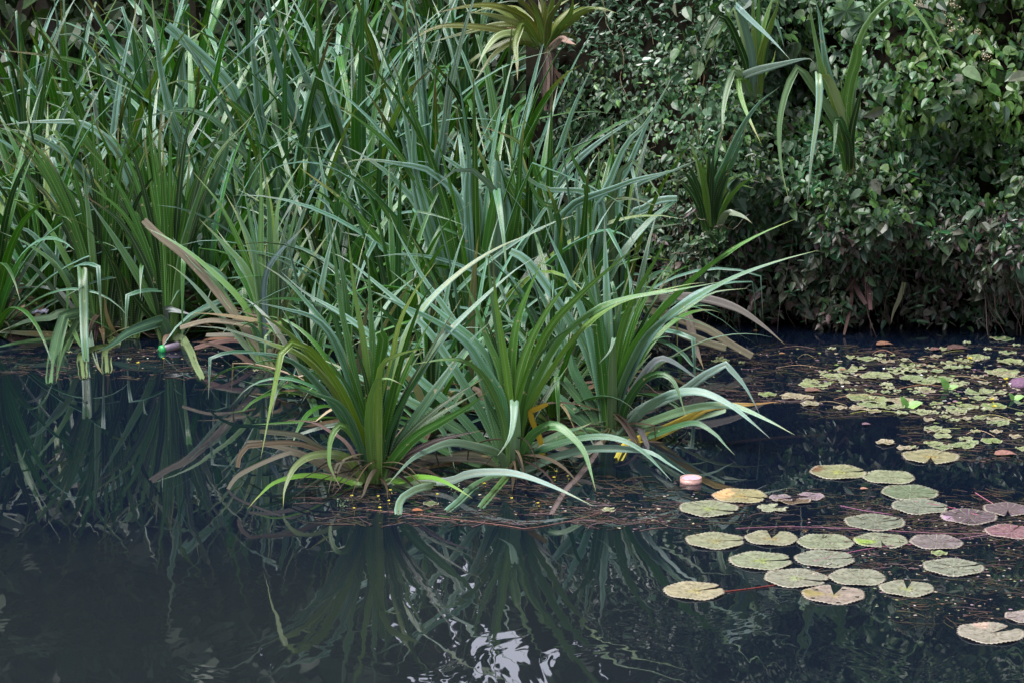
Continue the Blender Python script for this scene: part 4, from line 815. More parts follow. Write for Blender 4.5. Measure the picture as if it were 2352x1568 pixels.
for pts, c_, lab in [([(-300,560),(0,640),(170,700),(330,800),(480,885)], (.11, .09, .065), 'upper of two long brown-grey blades lying right of the second row'), ([(-350,700),(-100,700),(100,770),(300,830)], (.1, .09, .065), 'lower of two long brown-grey blades lying right of the second row'),
                     ([(-300,500),(-80,480),(150,490),(380,560),(560,680),(705,805)], (.15, .12, .1), 'long arching pale purple blade drooping to a withered tip beside the vines'), ([(-200,600),(20,600),(60,700),(100,850),(145,970)], (.14, .11, .08), 'thin brown blade hanging straight down into the water near the three tiny pads')]:
    mb = MB(); tr(mb, 15.6, 6, pts, w=.055, col=c_, dy=-.2, face=1, vis=.85, blunt='lying' in lab)
    tag(mb.build('fallen_leaf', M_DRY), lab, 'fallen leaf', 'dead pandanus blades right of the second row')
# flower heads of the climber
for j, (x, y) in enumerate([(1650,18),(1612,60),(1830,150),(1910,145),(1805,115),(1850,205),(2020,235),(2085,390),(2140,25),(1862,30)]):
    u, v = 1567.7 + x / 3, y / 3; c = at_y(u, v, 16.6); c[1] = min(float(yf(c[0], c[2])) - .09, 16.9); c = at_y(u, v, c[1])
    mb = MB()
    for k in range(26):
        o_ = np.array([R.gauss(0, .018), R.gauss(0, .012), R.gauss(0, .016)]); r = R.uniform(.003, .006)
        lathe(mb, [(0, r), (r * .8, r * .5), (r, 0), (r * .6, -r * .7), (0, -r)], np.eye(3), c + o_, jit((.5, .45, .33), .15), 5)
        tube(mb, [c + (0, .02, -.04), c + o_], .0009, (.2, .22, .08), 3)
    lab = 'small cream flower head on the climbing vine in the upper right corner' if j not in (7,) else 'widest cream flower head, lowest on the climbing vine in the upper right corner'
    tag(mb.build('flower_head', M_PETAL), lab, 'flower', 'cream flower heads on the climbing vine')

# ------------------------------------------------------------------ woods across the pond, seen in the water
def woods(name, label, n, xr, yr, zr, thin, seed, big=1.55):
    g = np.random.default_rng(seed); cx = g.uniform(*xr, 900); cy = g.uniform(*yr, 900); cz = g.uniform(*zr, 900)
    j = g.integers(0, 900, n); s_ = np.array([.55, .5, .45]); pos = np.stack([cx[j], cy[j], cz[j]], 1) + g.normal(0, 1, (n, 3)) * s_
    pos = pos[thin(pos, g)]; pos = pos[pos[:, 2] > .4]; n = len(pos)
    mb = MB(); leaves(mb, pos, g.normal(0, 1, (n, 3)) + (0, 0, -.6), g.normal(0, .6, (n, 3)) + (0, -.4, .7), g.uniform(.16, .34, n) * big, np.array((.025, .05, .018)) * g.uniform(.6, 1.5, (n, 1)), .9)
    for _ in range(14):
        x = g.uniform(*xr); y = g.uniform(*yr); tube(mb, spline([(x, y, .3), (x + g.normal(0, .2), y, zr[1] * .4), (x + g.normal(0, .6), y, zr[1] * .85)], 8), np.linspace(.14, .04, 8), (.06, .05, .035), 7)
    return tag(mb.build(name, M_VINE, smooth=False), label, 'trees', None, 'stuff')
SKYGAP = lambda p: (p[:, 2] > 5.6) & (p[:, 0] > -1.2) & (p[:, 0] < 2.6)
woods('woods', 'dark leafy woods beyond the pandanus stand, seen mostly mirrored in the pond', 46000, (-14, 16), (27, 33), (.5, 12), lambda p, g: ~SKYGAP(p) | (g.random(len(p)) < .6) & ~((p[:, 0] > -.12) & (p[:, 0] < .42) & (p[:, 2] > 6.35)), 3)
woods('woods', 'second rank of dark woods beyond the pandanus stand', 26000, (-16, -1.7), (34, 38), (.5, 14), lambda p, g: p[:, 0] < -2.2, 13, 1.7)
woods('undergrowth', 'dark undergrowth on the far ground in the upper left corner', 9000, (-7, 1.5), (22.5, 27), (.3, 2.6), lambda p, g: g.random(len(p)) < 1.1, 8, .8)
# ------------------------------------------------------------------ water lilies
def pad(u, v, wpx, col, label, notch=0., gap=.2, group='large toothed water lily pads', centre=None, patch=None, teeth=40, tooth=.07, tilt=0., ragged=0., name='lily_pad', cat='lily pad', zoff=0., squash=1., cup=0., spots=None):
    c = on_water(u, v); D = size_at(u, v, wpx); r0 = D / 2
    rs = random.Random(int(u * 7 + v * 13)); ph = rs.uniform(0, 6)
    nr, na = 9, (2 * teeth + 1 if teeth else 90); a0 = math.radians(notch) + gap / 2; a = np.linspace(a0, a0 + 2 * math.pi - gap, na)
    rad = [.02, .14, .28, .42, .56, .7, .82, .92, 1.0]
    V, C, U = [], [], []; col = (np.array(col, float) * .75 + .25 * np.mean(col)) * (.58, .57, .55)
    for i, rr in enumerate(rad):
        edge = 1 + .02 * np.sin(a * 3 + ph) + .006 * np.sin(a * 7 + ph * 2)
        saw = tooth * (np.arange(na) % 2 - .5) * (.7 + .6 * np.random.default_rng(int(u)).random(na)) * (1 if i == nr - 1 else 0)
        rag = ragged * (np.sin(a * 5 + ph * 3) * .5 + np.sin(a * 11 + ph) * .35 + np.sin(a * 23 + ph * 5) * .25) * rr
        q = rr * edge + saw + rag - .04 * np.exp(-((a - a0) / .15) ** 2) * rr - .04 * np.exp(-((a - a[-1]) / .15) ** 2) * rr
        x = np.cos(a) * q * r0; y = np.sin(a) * q * r0 * squash
        z = .004 + .0035 * (rr > .9) + .003 * rr * np.sin(a * 5 + ph) + cup * rr ** 2 * (1 + np.sin(a * 2 + ph)) * .5 + tilt * x
        V.append(np.stack([x, y, z + zoff], 1))
        cc = np.repeat(col[None], na, 0) * (1 + .07 * np.sin(a * 4 + ph * 2 + rr * 5))[:, None]
        if centre is not None: k = np.clip(1 - rr / .3, 0, 1) ** .6 * (.6 + .4 * np.sin(a * 3 + ph)); cc = cc * (1 - k[:, None]) + np.array(centre) * k[:, None]
        if patch is not None:
            pa, pw, pr, pc = patch; k = np.exp(-(((a - math.radians(pa) + math.pi) % (2 * math.pi) - math.pi) / pw) ** 4) * (rr > pr); cc = cc * (1 - k[:, None]) + np.array(pc) * k[:, None]
        C.append(cc); U.append(np.stack([np.full(na, rr), a], 1))
    V = np.concatenate(V); nt_ = len(V); Vb = V - (0, 0, .003)
    f = [(i * na + j, (i + 1) * na + j, (i + 1) * na + j + 1, i * na + j + 1) for i in range(nr - 1) for j in range(na - 1)]
    fb = [tuple(nt_ + k for k in q[::-1]) for q in f]
    rim = [((nr - 1) * na + j, nt_ + (nr - 1) * na + j, nt_ + (nr - 1) * na + j + 1, (nr - 1) * na + j + 1) for j in range(na - 1)]
    f = [q for q in f]
    mb = MB(); mb.add(np.concatenate([V, Vb]) + c, f + fb + rim, np.concatenate(C + C), np.concatenate(U + U))
    o = mb.build(name, M_PAD, origin=c); return tag(o, label, cat, group)
PG_, GY, PU, CR, GG = (.30, .36, .22), (.22, .26, .2), (.16, .1, .16), (.42, .36, .22), (.18, .26, .15)
pad(1925, 1085, 130, (.33, .36, .17), 'lily pad with a dark brown scorched corner, left of the topmost pair of large pads', 5, .3, patch=(150, .45, .6, (.12, .06, .03)), centre=(.3, .33, .05))
pad(2042, 1097, 122, (.31, .37, .21), 'plain pale green lily pad touching the brown-cornered one on its right', -8, .16)
pad(2138, 1050, 128, (.38, .36, .18), 'ragged tan-yellow lily pad, farthest of the large pads, its notch toward the camera', -100, .35, ragged=.03, tooth=.09, centre=(.3, .2, .04))
pad(1700, 1140, 126, (.42, .38, .16), 'orange-yellow lily pad with a torn left side, nearest the round pink lid', -25, .22, patch=(160, .9, .35, (.5, .3, .14)), centre=(.3, .18, .03), ragged=.02)
pad(1628, 1169, 135, (.31, .36, .22), 'greenish-white lily pad, leftmost of the upper pads, just before the orange-yellow one', -22, .22, centre=(.22, .3, .06))
pad(1862, 1141, 64, (.3, .2, .3), 'lilac half-rotten lily pad half sunk under a brown fold', 180, .9, ragged=.05)
pad(1795, 1145, 56, (.28, .2, .28), 'smaller lilac scrap of rotten pad left of the brown fold', 0, .9, ragged=.08)
pad(1823, 1153, 80, (.13, .06, .025), 'brown folded rotting pad half under water between two lilac scraps', 90, .5, ragged=.05, squash=.5, cup=.01, zoff=-.002)
pad(1775, 1168, 66, (.36, .42, .26), 'small torn light green pad fragment just below the lilac and brown rotting pads', 40, .7, ragged=.16, tooth=.12, name='pad_fragment', cat='leaf')
pad(2090, 1132, 131, GG, 'fresh green lily pad, directly behind the grey-green one at the upper middle of the group', -12, .08)
pad(2112, 1165, 128, (.24, .29, .23), 'grey-green lily pad tucked in front of the fresh green one', -8, .14)
pad(2010, 1201, 138, GY, 'grey-green lily pad with a narrow notch at its upper right, alone between purple stems', 22, .14)
pad(2225, 1188, 130, PU, 'purple lily pad with one lighter lilac corner, left one of the overlapping purple pair', 165, .1, patch=(195, .4, .6, (.36, .24, .36)))
pad(2315, 1173, 112, (.18, .11, .17), 'dark purple lily pad, right one of the overlapping purple pair', -100, .25, zoff=.004)
pad(2322, 1222, 118, (.32, .13, .2), 'magenta-red lily pad at the right edge with a curled pink bit on it', 60, .08)
pad(2150, 1246, 122, (.24, .19, .23), 'dull mauve lily pad with a thin dark scar, left of and before the purple ones', 2, .1)
pad(2024, 1243, 124, (.28, .33, .22), 'mid-group lily pad with a green patch, its notch facing the camera', -88, .3, patch=(190, .5, .25, (.2, .3, .06)))
pad(1896, 1246, 131, (.29, .35, .22), 'pale lily pad with a straight light midrib, left of the green-patched one', 5, .1)
pad(1643, 1243, 134, (.34, .37, .22), 'pale lily pad with a brown-edged green centre, leftmost of its row', 2, .12, centre=(.22, .18, .04))
pad(1772, 1237, 122, (.34, .35, .22), 'lily pad with a brown blotched centre and an upward notch, second in its row', 80, .5, centre=(.25, .15, .03), ragged=.02)
pad(1748, 1289, 144, (.31, .37, .23), 'wide lily pad with a bright olive-green centre spot', 8, .18, centre=(.22, .29, .03))
pad(1895, 1285, 137, (.28, .32, .25), 'grey-green lily pad with a litter-covered right edge, right of the olive-centred one', 8, .1)
pad(1828, 1329, 146, (.32, .33, .26), 'large faintly pink lily pad overlapping the notched pink one before it', -22, .18, centre=(.26, .33, .14))
pad(1970, 1327, 132, (.31, .33, .25), 'pale lily pad with a long narrow notch to the right, beside the notched pink one', -8, .14)
pad(1915, 1366, 143, (.4, .31, .28), 'pink lily pad with a deep notch at its far side and a brown blotch', 78, .42, centre=(.24, .2, .06), patch=(165, .5, .3, (.22, .18, .07)), zoff=-.002)
pad(2083, 1353, 124, (.32, .34, .25), 'pale grey-green lily pad with a far-side notch, right end of the front row', 80, .32, centre=(.25, .3, .08))
pad(2190, 1304, 138, (.28, .32, .25), 'clean grey-green lily pad with a wide upper-right notch, alone at the right', 15, .2)
pad(1595, 1358, 139, (.45, .4, .24), 'cream-yellow mottled lily pad, on its own at the front left of the group', 22, .2, centre=(.3, .26, .07), ragged=.012)
pad(2275, 1455, 152, (.38, .35, .3), 'large pinkish-white lily pad with a dark hole, nearest the camera', 35, .35, patch=(100, .3, .5, (.36, .26, .22)))
pad(2350, 1418, 84, (.35, .28, .3), 'pinkish lily pad cut off by the right edge, behind the nearest one', 0, .1)
SG = 'small round floating heart leaves'
def small(u, v, wpx, label, col=(.24, .38, .09), notch=0., gap=.5):
    pad(u, v, wpx, col, label, notch, gap, SG, teeth=0, tooth=0, name='floating_leaf', cat='floating leaf')
small(1762, 907, 42, 'single bright green kidney-shaped floating leaf on dark open water', notch=-70)
small(2157, 1272, 38, 'bright lime-green round leaf among the large pads, below the mauve one', notch=-60, col=(.26, .4, .1))
small(1596, 820, 18, 'tiny oval green leaf, leftmost of the tiny ones by the bank', notch=100)
small(1653, 823, 18, 'tiny round green leaf, farthest of a trio by the bank', notch=100)
small(1644, 831, 22, 'tiny green leaf, left front one of a trio by the bank', notch=200)
small(1663, 829, 26, 'tiny yellow-green leaf, right front one of a trio by the bank', notch=10)
small(1704, 834, 17, 'tiny lone green leaf right of the trio by the bank', notch=10)
small(1960, 896, 16, 'tiny two-lobed pale leaf near the white flower', notch=90, gap=1.)
small(2196, 874, 14, 'tiny bright leaf beside a pinkish withered star of leaves', notch=-20)
small(2250, 961, 32, 'smooth lime-green leaf between ragged clusters on the right', notch=20)
small(2152, 928, 32, 'smooth pale green two-lobed leaf in the ragged carpet', notch=-60)
small(2282, 934, 60, 'largest smooth yellow-green leaf of the ragged carpet, with yellow flowers behind it', notch=-120, gap=.3)
small(2277, 1014, 50, 'flat light-green leaf right of the ragged cluster behind the tan pad', notch=-90, gap=.3)
small(1396 + 3, 1172, 34, 'pale yellow-green leaf scrap on the open water right of the front plants', notch=20, col=(.36, .42, .2))
small(990, 1158, 36, 'half-sunk dull green leaf under the long grey arching blade', notch=20, col=(.1, .18, .04))
small(2308, 780, 44, 'bright green leaf under the bank at the right', notch=20, col=(.1, .3, .08))
small(160, 810, 12, 'tiny green leaf at the left waterline', notch=30); small(297, 826, 12, 'tiny pale leaf in front of the green-capped bottle', notch=30)
small(587, 852, 13, 'tiny pale green leaf at the foot of the long leaning leaf', notch=30)
RG = 'ragged pale floating leaves of the carpet on the right'
RLAB = 'ragged insect-eaten pale floating leaf in the crowded carpet before the right bank'
for x, y, wd, cr in [(1130,985,130,0),(1210,975,90,0),(1060,1030,140,0),(1340,1030,190,0),(1470,1003,90,0),(905,1090,170,0),(960,1105,80,0),(760,1170,150,1),(840,1175,110,1),(1230,1175,170,0),(1330,1195,160,0),(1290,1225,140,0),
        (1400,1235,150,0),(1500,1200,150,1),(1580,1045,140,0),(1660,1070,140,0),(1780,1050,150,0),(1270,910,110,0),(1340,915,60,0),(1520,920,60,0),(1550,960,90,0),(1610,958,50,0),(1640,1280,120,0),(1720,1278,80,0),
        (1850,1245,80,0),(1960,1240,130,0),(1890,1270,120,0),(2040,1138,160,0),(2150,1140,140,0),(2030,1182,100,0),(2130,1180,60,1),(2200,1005,190,0),(2060,1312,80,0),(1730,1390,110,0),(1700,1405,60,1),(1790,1442,110,0),
        (1400,1487,110,1),(1530,1525,90,1),(1590,1518,60,0),(1730,1495,110,0),(1790,1520,120,0),(1920,1510,150,0),(1990,1490,90,0),(2020,1408,60,0),(2170,1352,130,0),(2300,1445,80,1),(2340,1530,80,0),(1850,972,90,0),
        (1940,968,80,0),(1640,995,80,0),(2170,770,90,0),(2240,865,100,0),(2300,815,50,0),(2250,930,140,0),(2330,940,80,0),(1085,1245,80,1),(1215,1248,110,1),(1300,1135,60,0),(1400,1137,60,0),(2080,900,70,0),(1030,840,50,0),(1960,800,50,0),
        (2330,1040,60,0),(1880,1330,60,0),(1700,1330,70,1),(2160,1410,70,1),(1600,1140,60,0),(1480,1130,50,0),(2330,1290,60,0)]:
    pad(1567.7 + x / 3, 522.5 + y / 3, wd / 2.5, (.42, .36, .22) if cr else R.choice([(.3, .4, .14), (.25, .37, .14), (.33, .42, .18)]), RLAB, R.uniform(0, 360), R.uniform(.2, .8), RG, teeth=0, tooth=0, ragged=R.uniform(.07, .16), name='floating_leaf', cat='floating leaf', cup=R.uniform(0, .008))
for _ in range(75):
    u = R.uniform(1840, 2350); v = R.uniform(800, 1015)
    if v > 935 and u < 1980 + (v - 935) * 2.2: continue
    if v < 850 and u < 1950: continue
    pad(u, v, R.uniform(16, 46), R.choice([(.3, .38, .14), (.22, .34, .12), (.33, .41, .18), (.34, .31, .18)]), RLAB, R.uniform(0, 360), R.uniform(.2, .8), RG, teeth=0, tooth=0, ragged=R.uniform(.07, .16), name='floating_leaf', cat='floating leaf', cup=R.uniform(0, .008))
# leaves that stand up from the surface
for u, v, w_, h_, lab in [(2083, 935, .07, .055, 'folded bright green leaf standing up out of the ragged carpet'), (2176, 893, .05, .06, 'small T-shaped upright green leaf in the ragged carpet, farther back'), (2327, 917, .05, .035, 'small folded green leaf standing at the right edge of the carpet')]:
    c = on_water(u, v); mb = MB(); leaves(mb, np.array([c + (0, 0, .0), c + (.004, .004, 0)]), np.array([[-.5, -.1, .9], [.75, -.2, .35]]), np.array([[.5, -.8, .2], [0, -.6, .8]]), np.array([h_ * 1.4, w_ * 1.3]), np.array([(.12, .28, .06), (.2, .36, .1)]), 1.1)
    tag(mb.build('upright_leaf', M_VINE, smooth=False), lab, 'leaf')
# extra small leaves scattered through the carpet: scraps too small to tell apart
mb = MB()
for _ in range(330):
    x = R.uniform(900, 2400); y = R.gauss(1120, 150)
    if y < 860 or y > 1560: continue
    if y > 1270 and x < 1650 + (y - 1270) * .2: continue
    if x < 1200 + abs(y - 1080) * .9 and y > 1130: continue
    u, v = 1567.7 + x / 3, 522.5 + y / 3; c = on_water(u, v, .003); r = R.uniform(.004, .022); k = R.randint(5, 8); a0 = R.uniform(0, 6)
    P = [c + (math.cos(a0 + i * 6.283 / k) * r * R.uniform(.5, 1.2), math.sin(a0 + i * 6.283 / k) * r * R.uniform(.5, 1.2), R.uniform(0, .004)) for i in range(k)]
    mb.add([c + (0, 0, .004)] + P, [(0, i + 1, (i + 1) % k + 1) for i in range(k)], jit(R.choice([(.16, .2, .09), (.12, .16, .05), (.2, .16, .11), (.13, .09, .11), (.25, .23, .19)])))
for u0, u1, v0, v1, n_ in [(1350, 1600, 1130, 1220, 50), (1850, 2350, 1150, 1320, 150), (860, 1400, 1120, 1200, 25), (200, 560, 800, 850, 40), (2000, 2350, 1300, 1420, 90), (1600, 1900, 800, 940, 60)]:
    for _ in range(n_):
        c = on_water(R.uniform(u0, u1), R.uniform(v0, v1), .003); r = R.uniform(.003, .011); k = 5; a0 = R.uniform(0, 6)
        P = [c + (math.cos(a0 + i * 6.283 / k) * r * R.uniform(.5, 1.2), math.sin(a0 + i * 6.283 / k) * r * R.uniform(.5, 1.2), 0) for i in range(k)]
        mb.add([c + (0, 0, .003)] + P, [(0, i + 1, (i + 1) % k + 1) for i in range(k)], jit(R.choice([(.14, .15, .08), (.16, .12, .14), (.12, .09, .06), (.26, .24, .2)])))
tag(mb.build('leaf_scraps', M_BITS, smooth=False), 'tiny scraps of leaf and petal scattered over the water', 'debris', kind='stuff')
# brown mat of weed and detritus at and just under the surface
def weed(name, label, zones):
    mb = MB()
    for (u0, u1, v0, v1, n_, pal) in zones:
        for _ in range(n_):
            u = R.uniform(u0, u1); v = R.uniform(v0, v1); c = on_water(u, v, R.choice([-.02, -.012, -.006, .002, .003]))
            edge = .5 + .5 * math.sin(u * .013 + v * .05) * math.cos(u * .031 - v * .02)
            if R.random() > edge * 1.4: continue
            if R.random() < .55:                                   # thread
                a = R.gauss(0, .7); l = R.uniform(.03, .16); k = np.arange(5) / 4 - .5; b_ = R.uniform(-.03, .03)
                P = c + np.stack([np.cos(a) * l * k - np.sin(a) * b_ * k * k * 4, np.sin(a) * l * k + np.cos(a) * b_ * k * k * 4, 0 * k], 1)
                tube(mb, P, R.uniform(.0008, .0022), jit(R.choice(pal), .4), 3)
            else:
                r = R.uniform(.004, .018); k = 7; a0 = R.uniform(0, 6)
                P = [c + (math.cos(a0 + i * .898) * r * R.uniform(.4, 1.4), math.sin(a0 + i * .898) * r * R.uniform(.3, .9), R.uniform(-.003, .001)) for i in range(k)]
                mb.add([c] + P, [(0, i + 1, (i + 1) % k + 1) for i in range(k)], jit(R.choice(pal), .4))
    return tag(mb.build(name, M_BITS, smooth=False), label, 'pond weed', kind='stuff')
BRN = [(.02, .014, .008), (.014, .011, .006), (.035, .022, .012), (.018, .022, .007), (.05, .03, .028)]
REDB = [(.035, .018, .018), (.025, .014, .012), (.07, .05, .052), (.015, .01, .008)]
weed('pond_weed', 'brown threadlike weed and rotting litter floating at the foot of the three front plants', [(700, 1560, 1090, 1205, 3000, BRN), (840, 1420, 1170, 1205, 300, REDB), (1330, 1620, 1150, 1215, 500, REDB)])
weed('pond_weed', 'dark brown weed between the ragged leaves before the right bank', [(1560, 2380, 790, 870, 2600, BRN), (1560, 2000, 870, 925, 1300, BRN + REDB), (1850, 2380, 860, 960, 3000, BRN), (2080, 2380, 950, 1060, 1200, BRN)])
weed('pond_weed', 'reddish-brown weed between the large lily pads', [(1580, 2380, 1120, 1230, 1400, BRN), (1880, 2380, 1150, 1320, 2200, BRN + REDB), (2060, 2360, 1320, 1440, 600, BRN)])
weed('pond_weed', 'dark weed at the foot of the left clump', [(0, 700, 795, 870, 1500, BRN)])
# long thin purple-red lily stems lying at the surface, each its own
for p, c_, lab in [([(1690,1212),(1800,1208),(1950,1212),(2180,1224),(2330,1222)], (.2, .09, .13), 'long straight pink stem running left from the magenta pad'), ([(2100,1150),(2180,1163),(2260,1185)], (.3, .08, .14), 'red stem slanting down to the purple pad'),
                   ([(1870,1287),(1960,1265),(2060,1250),(2130,1250)], (.3, .1, .18), 'curved red stem between the middle pads'), ([(2180,1240),(2270,1226),(2352,1222)], (.24, .14, .2), 'pale pink stem ending at the right edge'),
                   ([(1655,1358),(1720,1350),(1790,1340)], (.25, .05, .04), 'short red stem of the cream pad'), ([(2240,1130),(2280,1155),(2310,1175)], (.4, .14, .2), 'short bright pink stem at the right edge'), ([(1930,1160),(1990,1172),(2050,1180)], (.24, .1, .18), 'thick pink stem left of the grey-green pad'),
                   ([(840,1168),(1000,1186),(1160,1205),(1210,1212),(1330,1190),(1390,1170)], (.2, .1, .08), 'long thin brown twig along the edge of the weed before the front plants')]:
    mb = MB(); P = spline([on_water(u, v, .004) for u, v in p], 22); P[:, 2] -= .001
    tube(mb, P, .0019 if 'twig' not in lab else .0018, c_, 5); tag(mb.build('stem', M_BITS, smooth=True), lab, 'stem', 'thin stems lying on the water')
for o in [o for o in bpy.data.objects if o.name.startswith('stem') and o.parent is None]: o.name = 'lily_stalk'
# loose curving dry threads over the carpet
mb = MB()
for _ in range(26):
    u, v = R.uniform(1850, 2360), R.uniform(800, 1010); c = on_water(u, v, .003); a = R.uniform(-.5, .5) + (math.pi if R.random() < .5 else 0); l = R.uniform(.06, .3); k = np.arange(9) / 8; h = R.uniform(0, .018)
    P = c + np.stack([np.cos(a) * l * k, np.sin(a) * l * k + .04 * np.sin(k * R.uniform(2, 5)), h * np.sin(k * math.pi)], 1)
    tube(mb, P, R.uniform(.001, .002), jit(R.choice([(.3, .24, .14), (.2, .2, .06), (.22, .13, .08)])), 4)
tag(mb.build('dry_threads', M_WOOD), 'thin dry straw-like stems lying over the ragged leaves', 'debris', kind='stuff')

# --- little flowers
def flower(u, v, h, col, label, group, petal=.0065):
    b = on_water(u, v); e_ = empty('water_flower', b, label, 'flower', group); m = MB()
    tube(m, spline([b, b + (R.uniform(-.006, .006), 0, h * .5), b + (R.uniform(-.012, .012), 0, h)], 7), .0012, (.14, .13, .04), 4); m.build('stem', M_BITS, e_)
    m = MB(); top = b + (0, 0, h)
    for k in range(5):
        a = k * 1.257 + R.uniform(-.3, .3); d_ = np.array([[math.cos(a), math.sin(a) * .6 - .2, .45]]); leaves(m, top[None], d_, np.array([[0, -.6, .8]]), np.array([petal * R.uniform(.9, 1.5)]), np.array([col]), 1.4)
    if R.random() < .6: leaves(m, top[None] + (.004, 0, -.012), np.array([[.6, -.3, -.4]]), np.array([[0, -1, .3]]), np.array([petal]), np.array([col]), 1.3)
    m.build('petals', M_PETAL, e_, smooth=False)
YF = 'tiny yellow flowers standing over the weed'
YC = (.5, .42, .03)
fl = [(75,330,'before the left front plant'),(255,320,None),(340,300,None),(325,370,None),(265,410,None),(660,310,None),(985,235,None),(1175,330,None),(1355,380,None),(1465,180,None),(1482,150,None),(1560,190,None),(90,420,None)]
for x, y, _ in fl: flower(783.8 + x / 3, 1045 + y / 3, R.uniform(.02, .045), YC, 'tiny yellow flower on a thread-thin stalk before the front plants', YF)
flower(317, 850, .045, YC, 'tiny yellow flower directly in front of the leaf at the foot of the bottle clump', YF, .008); flower(376, 846, .06, YC, 'tiny yellow flower right below the green bottle cap', YF)
flower(2227, 834, .03, YC, 'single yellow flower in the far part of the carpet, under the bank', YF, .012); flower(2277, 937, .05, YC, 'taller of two yellow flowers beside the smooth yellow-green leaf', YF, .012); flower(2283, 945, .03, YC, 'shorter of two yellow flowers beside the smooth yellow-green leaf', YF, .012); flower(2310, 884, .035, YC, 'yellow flower in a spidery tuft near the right edge', YF, .012)
WF = 'tiny white flowers over the carpet of ragged leaves'
for u, v, lab in [(2030, 858, 'tiny white flower, farthest of the four'), (2116, 873, 'tiny white flower over the ragged cluster in the middle of the carpet'), (1935, 899, 'tiny white flower left of the two-lobed leaf'), (2318, 893, 'tiny white flower near the right edge')]:
    flower(u, v, .03, (.75, .75, .78), lab, WF, .008)
for u, v, lab in [(1050 - 3, 1134, 'pale green feathery sprig under the arching grey blade'), (783, 1165, 'pale green feathery sprig left of the yellow flowers'), (1190, 1120, 'feathery sprig by the middle front plant')][:2]:
    b = on_water(u, v); mb = MB(); n_ = 26; g = rng
    leaves(mb, b + np.stack([g.normal(0, .018, n_), g.normal(0, .01, n_), g.uniform(.003, .045, n_)], 1), g.normal(0, 1, (n_, 3)), g.normal(0, 1, (n_, 3)) + (0, 0, 1), g.uniform(.008, .016, n_), np.repeat([[.25, .36, .2]], n_, 0), .5)
    tube(mb, [b, b + (0, 0, .04)], .0012, (.1, .14, .05), 4)
    tag(mb.build('sprig', M_VINE, smooth=False), lab, 'water plant')

# --- litter
def frame(axis, up=(0, 0, 1)):
    z = nrm(np.array(axis, float)); x = nrm(np.cross(np.array(up, float), z) + 1e-9); return np.array([x, np.cross(z, x), z])
c = on_water(1587, 1106); s = size_at(1587, 1106, 25)
mb = MB(); I = np.eye(3); lathe(mb, [(0, .02), (s * .86, .02), (s * .9, .025), (s * .98, .026), (s, .022), (s, .016), (s * 1.015, .016), (s * 1.0, -.006), (s * .9, -.01)], I, c, (.4, .24, .21), 40)
lathe(mb, [(0, .0205), (s * .84, .0205)], I, c + (0, 0, .0005), (.42, .33, .42), 40)
tag(mb.build('round_lid', M_PLASTIC), 'round weathered pink plastic lid floating alone right of the front plants', 'lid')
c = on_water(378, 806); ax = np.array([.86, .5, .12]); M = frame(ax); e_ = empty('bottle', c, 'small bottle with a green cap and a purplish label floating at the left waterline', 'bottle')
r = .026; mb = MB(); o0 = c + (0, 0, .012) - nrm(ax) * .03
lathe(mb, [(0, .0), (r * .9, 0), (r, .004), (r, .09), (r * .8, .105), (0, .11)], M, o0 + nrm(ax) * .028, (.12, .1, .14), 22); mb.build('body', M_PLASTIC, e_)
mb = MB(); k = 36; lathe(mb, [(0, 0), (r * .95, 0), (r * 1.08, .004), (r * 1.08, .01), (r * 1.14, .012), (r * 1.1, .026), (r * .95, .029)], M, o0, (.015, .3, .08), k); mb.build('cap', M_PLASTIC, e_)
Yc = 17.3; c = at_y(38, 716, 16.6); c[2] = max(c[2], .03); ax = np.array([.97, -.1, .12]); M = frame(ax); mb = MB(); r = .036
lathe(mb, [(0, -.07), (r * .75, -.07), (r * .8, -.065), (r * .82, -.03), (r * .92, -.025), (r * .92, .015), (r, .02), (r, .055), (r * 1.08, .058), (r * 1.08, .064), (r * .94, .062), (r * .9, .0), (0, -.06)], M, c, (.45, .28, .22), 26)
tag(mb.build('plastic_cup', M_PLASTIC), 'salmon-pink ridged plastic cup lying on its side at the left edge', 'cup')
c = at_y(92, 724, 16.45); c[2] = max(c[2], .01); mb = MB(); n_ = 9
g_ = np.array([[c + ((i - 4) * .012 + R.uniform(-.004, .004), (j - 4) * .012, .012 + R.uniform(0, .022)) for i in range(n_)] for j in range(n_)]).reshape(-1, 3)
mb.add(g_, [(j * n_ + i, j * n_ + i + 1, (j + 1) * n_ + i + 1, (j + 1) * n_ + i) for j in range(n_ - 1) for i in range(n_ - 1)], (.5, .5, .66))
tag(mb.build('crumpled_wrapper', M_PLASTIC, smooth=False), 'crumpled whitish-lilac wrapper beside the pink cup', 'wrapper')
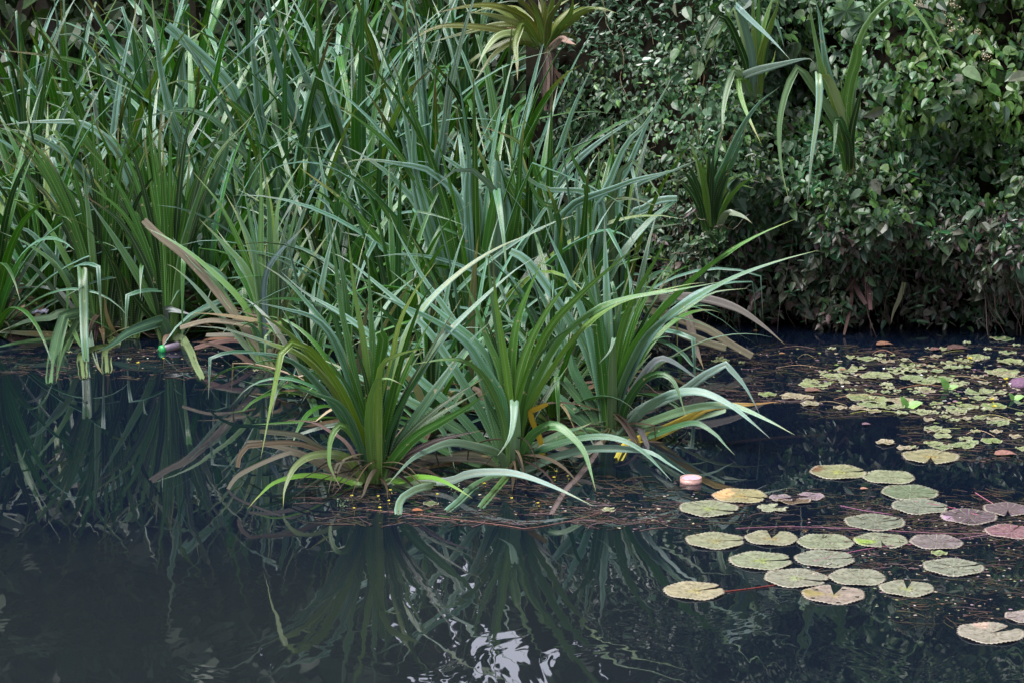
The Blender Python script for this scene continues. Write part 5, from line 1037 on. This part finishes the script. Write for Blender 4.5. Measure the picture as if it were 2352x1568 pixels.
c = on_water(2345, 884); mb = MB(); ang = np.linspace(-.5, 1.57, 9); lathe(mb, [(.075 * math.cos(a) * (1 + .04 * math.sin(a * 9)), .045 * math.sin(a)) for a in ang], I, c, (.12, .06, .11), 28)
tag(mb.build('husk', M_WOOD), 'dark purple rounded husk half afloat at the right edge of the carpet', 'husk')
# single fallen broad leaves
for u, v, s, c_, az, lab in [(2032, 792, .11, (.15, .075, .045), .1, 'curled rusty-brown leaf at the waterline under the right bank'), (2200, 802, .14, (.06, .03, .025), 0, 'flat dark red-brown leaf at the waterline, right of the curled rusty one'), (2150, 804, .08, (.11, .055, .05), .2, 'small dark red-brown leaf touching the flat dark red-brown one'),
        (960, 1173, .055, (.22, .08, .03), 0, 'small orange fallen leaf in the weed before the front plants'), (1736, 761, .03, (.2, .09, .04), 0, 'small orange leaf on the dark water by the bank'), (1797, 813, .04, (.2, .1, .045), 0, 'small orange-tan leaf floating near the bank, right of the tiny pads'),
        (1985, 1096 + 27, .04, (.3, .15, .1), 0, 'small brown leaf just below the brown-cornered pad'), (1937, 848 + 2, .05, (.2, .1, .06), .3, 'thin brown leaf beside the farthest ragged leaves'), (2310, 1044, .12, (.2, .1, .08), 0, 'brown pointed leaf at the right, left of a pale floating leaf'),
        (1868, 897 + 1, .1, (.13, .07, .05), 0, 'brown curled leaf behind the cream-coloured ragged leaves'), (1990, 975, .05, (.14, .08, .1), 0, 'purplish leaf scrap before the carpet')]:
    c = on_water(u, v, .006); mb = MB(); leaves(mb, np.array([c - (s * .5 * math.cos(az), s * .5 * math.sin(az), -.004)]), np.array([[math.cos(az), math.sin(az), .08]]), np.array([[0, -.25, 1]]), np.array([s]), np.array([c_]), .8)
    tag(mb.build('broad_leaf', M_BITS, smooth=False), lab, 'fallen leaf', 'single fallen broad leaves on the water')
mb = MB(); c = [on_water(u, v, -.015) for u, v in [(1650, 1022), (1780, 1008), (1900, 1000)]]; tube(mb, spline(c, 14), .014, (.16, .07, .03), 7)
tag(mb.build('sunken_stick', M_WOOD), 'red-brown stick lying just under the water between the front plants and the carpet', 'stick')
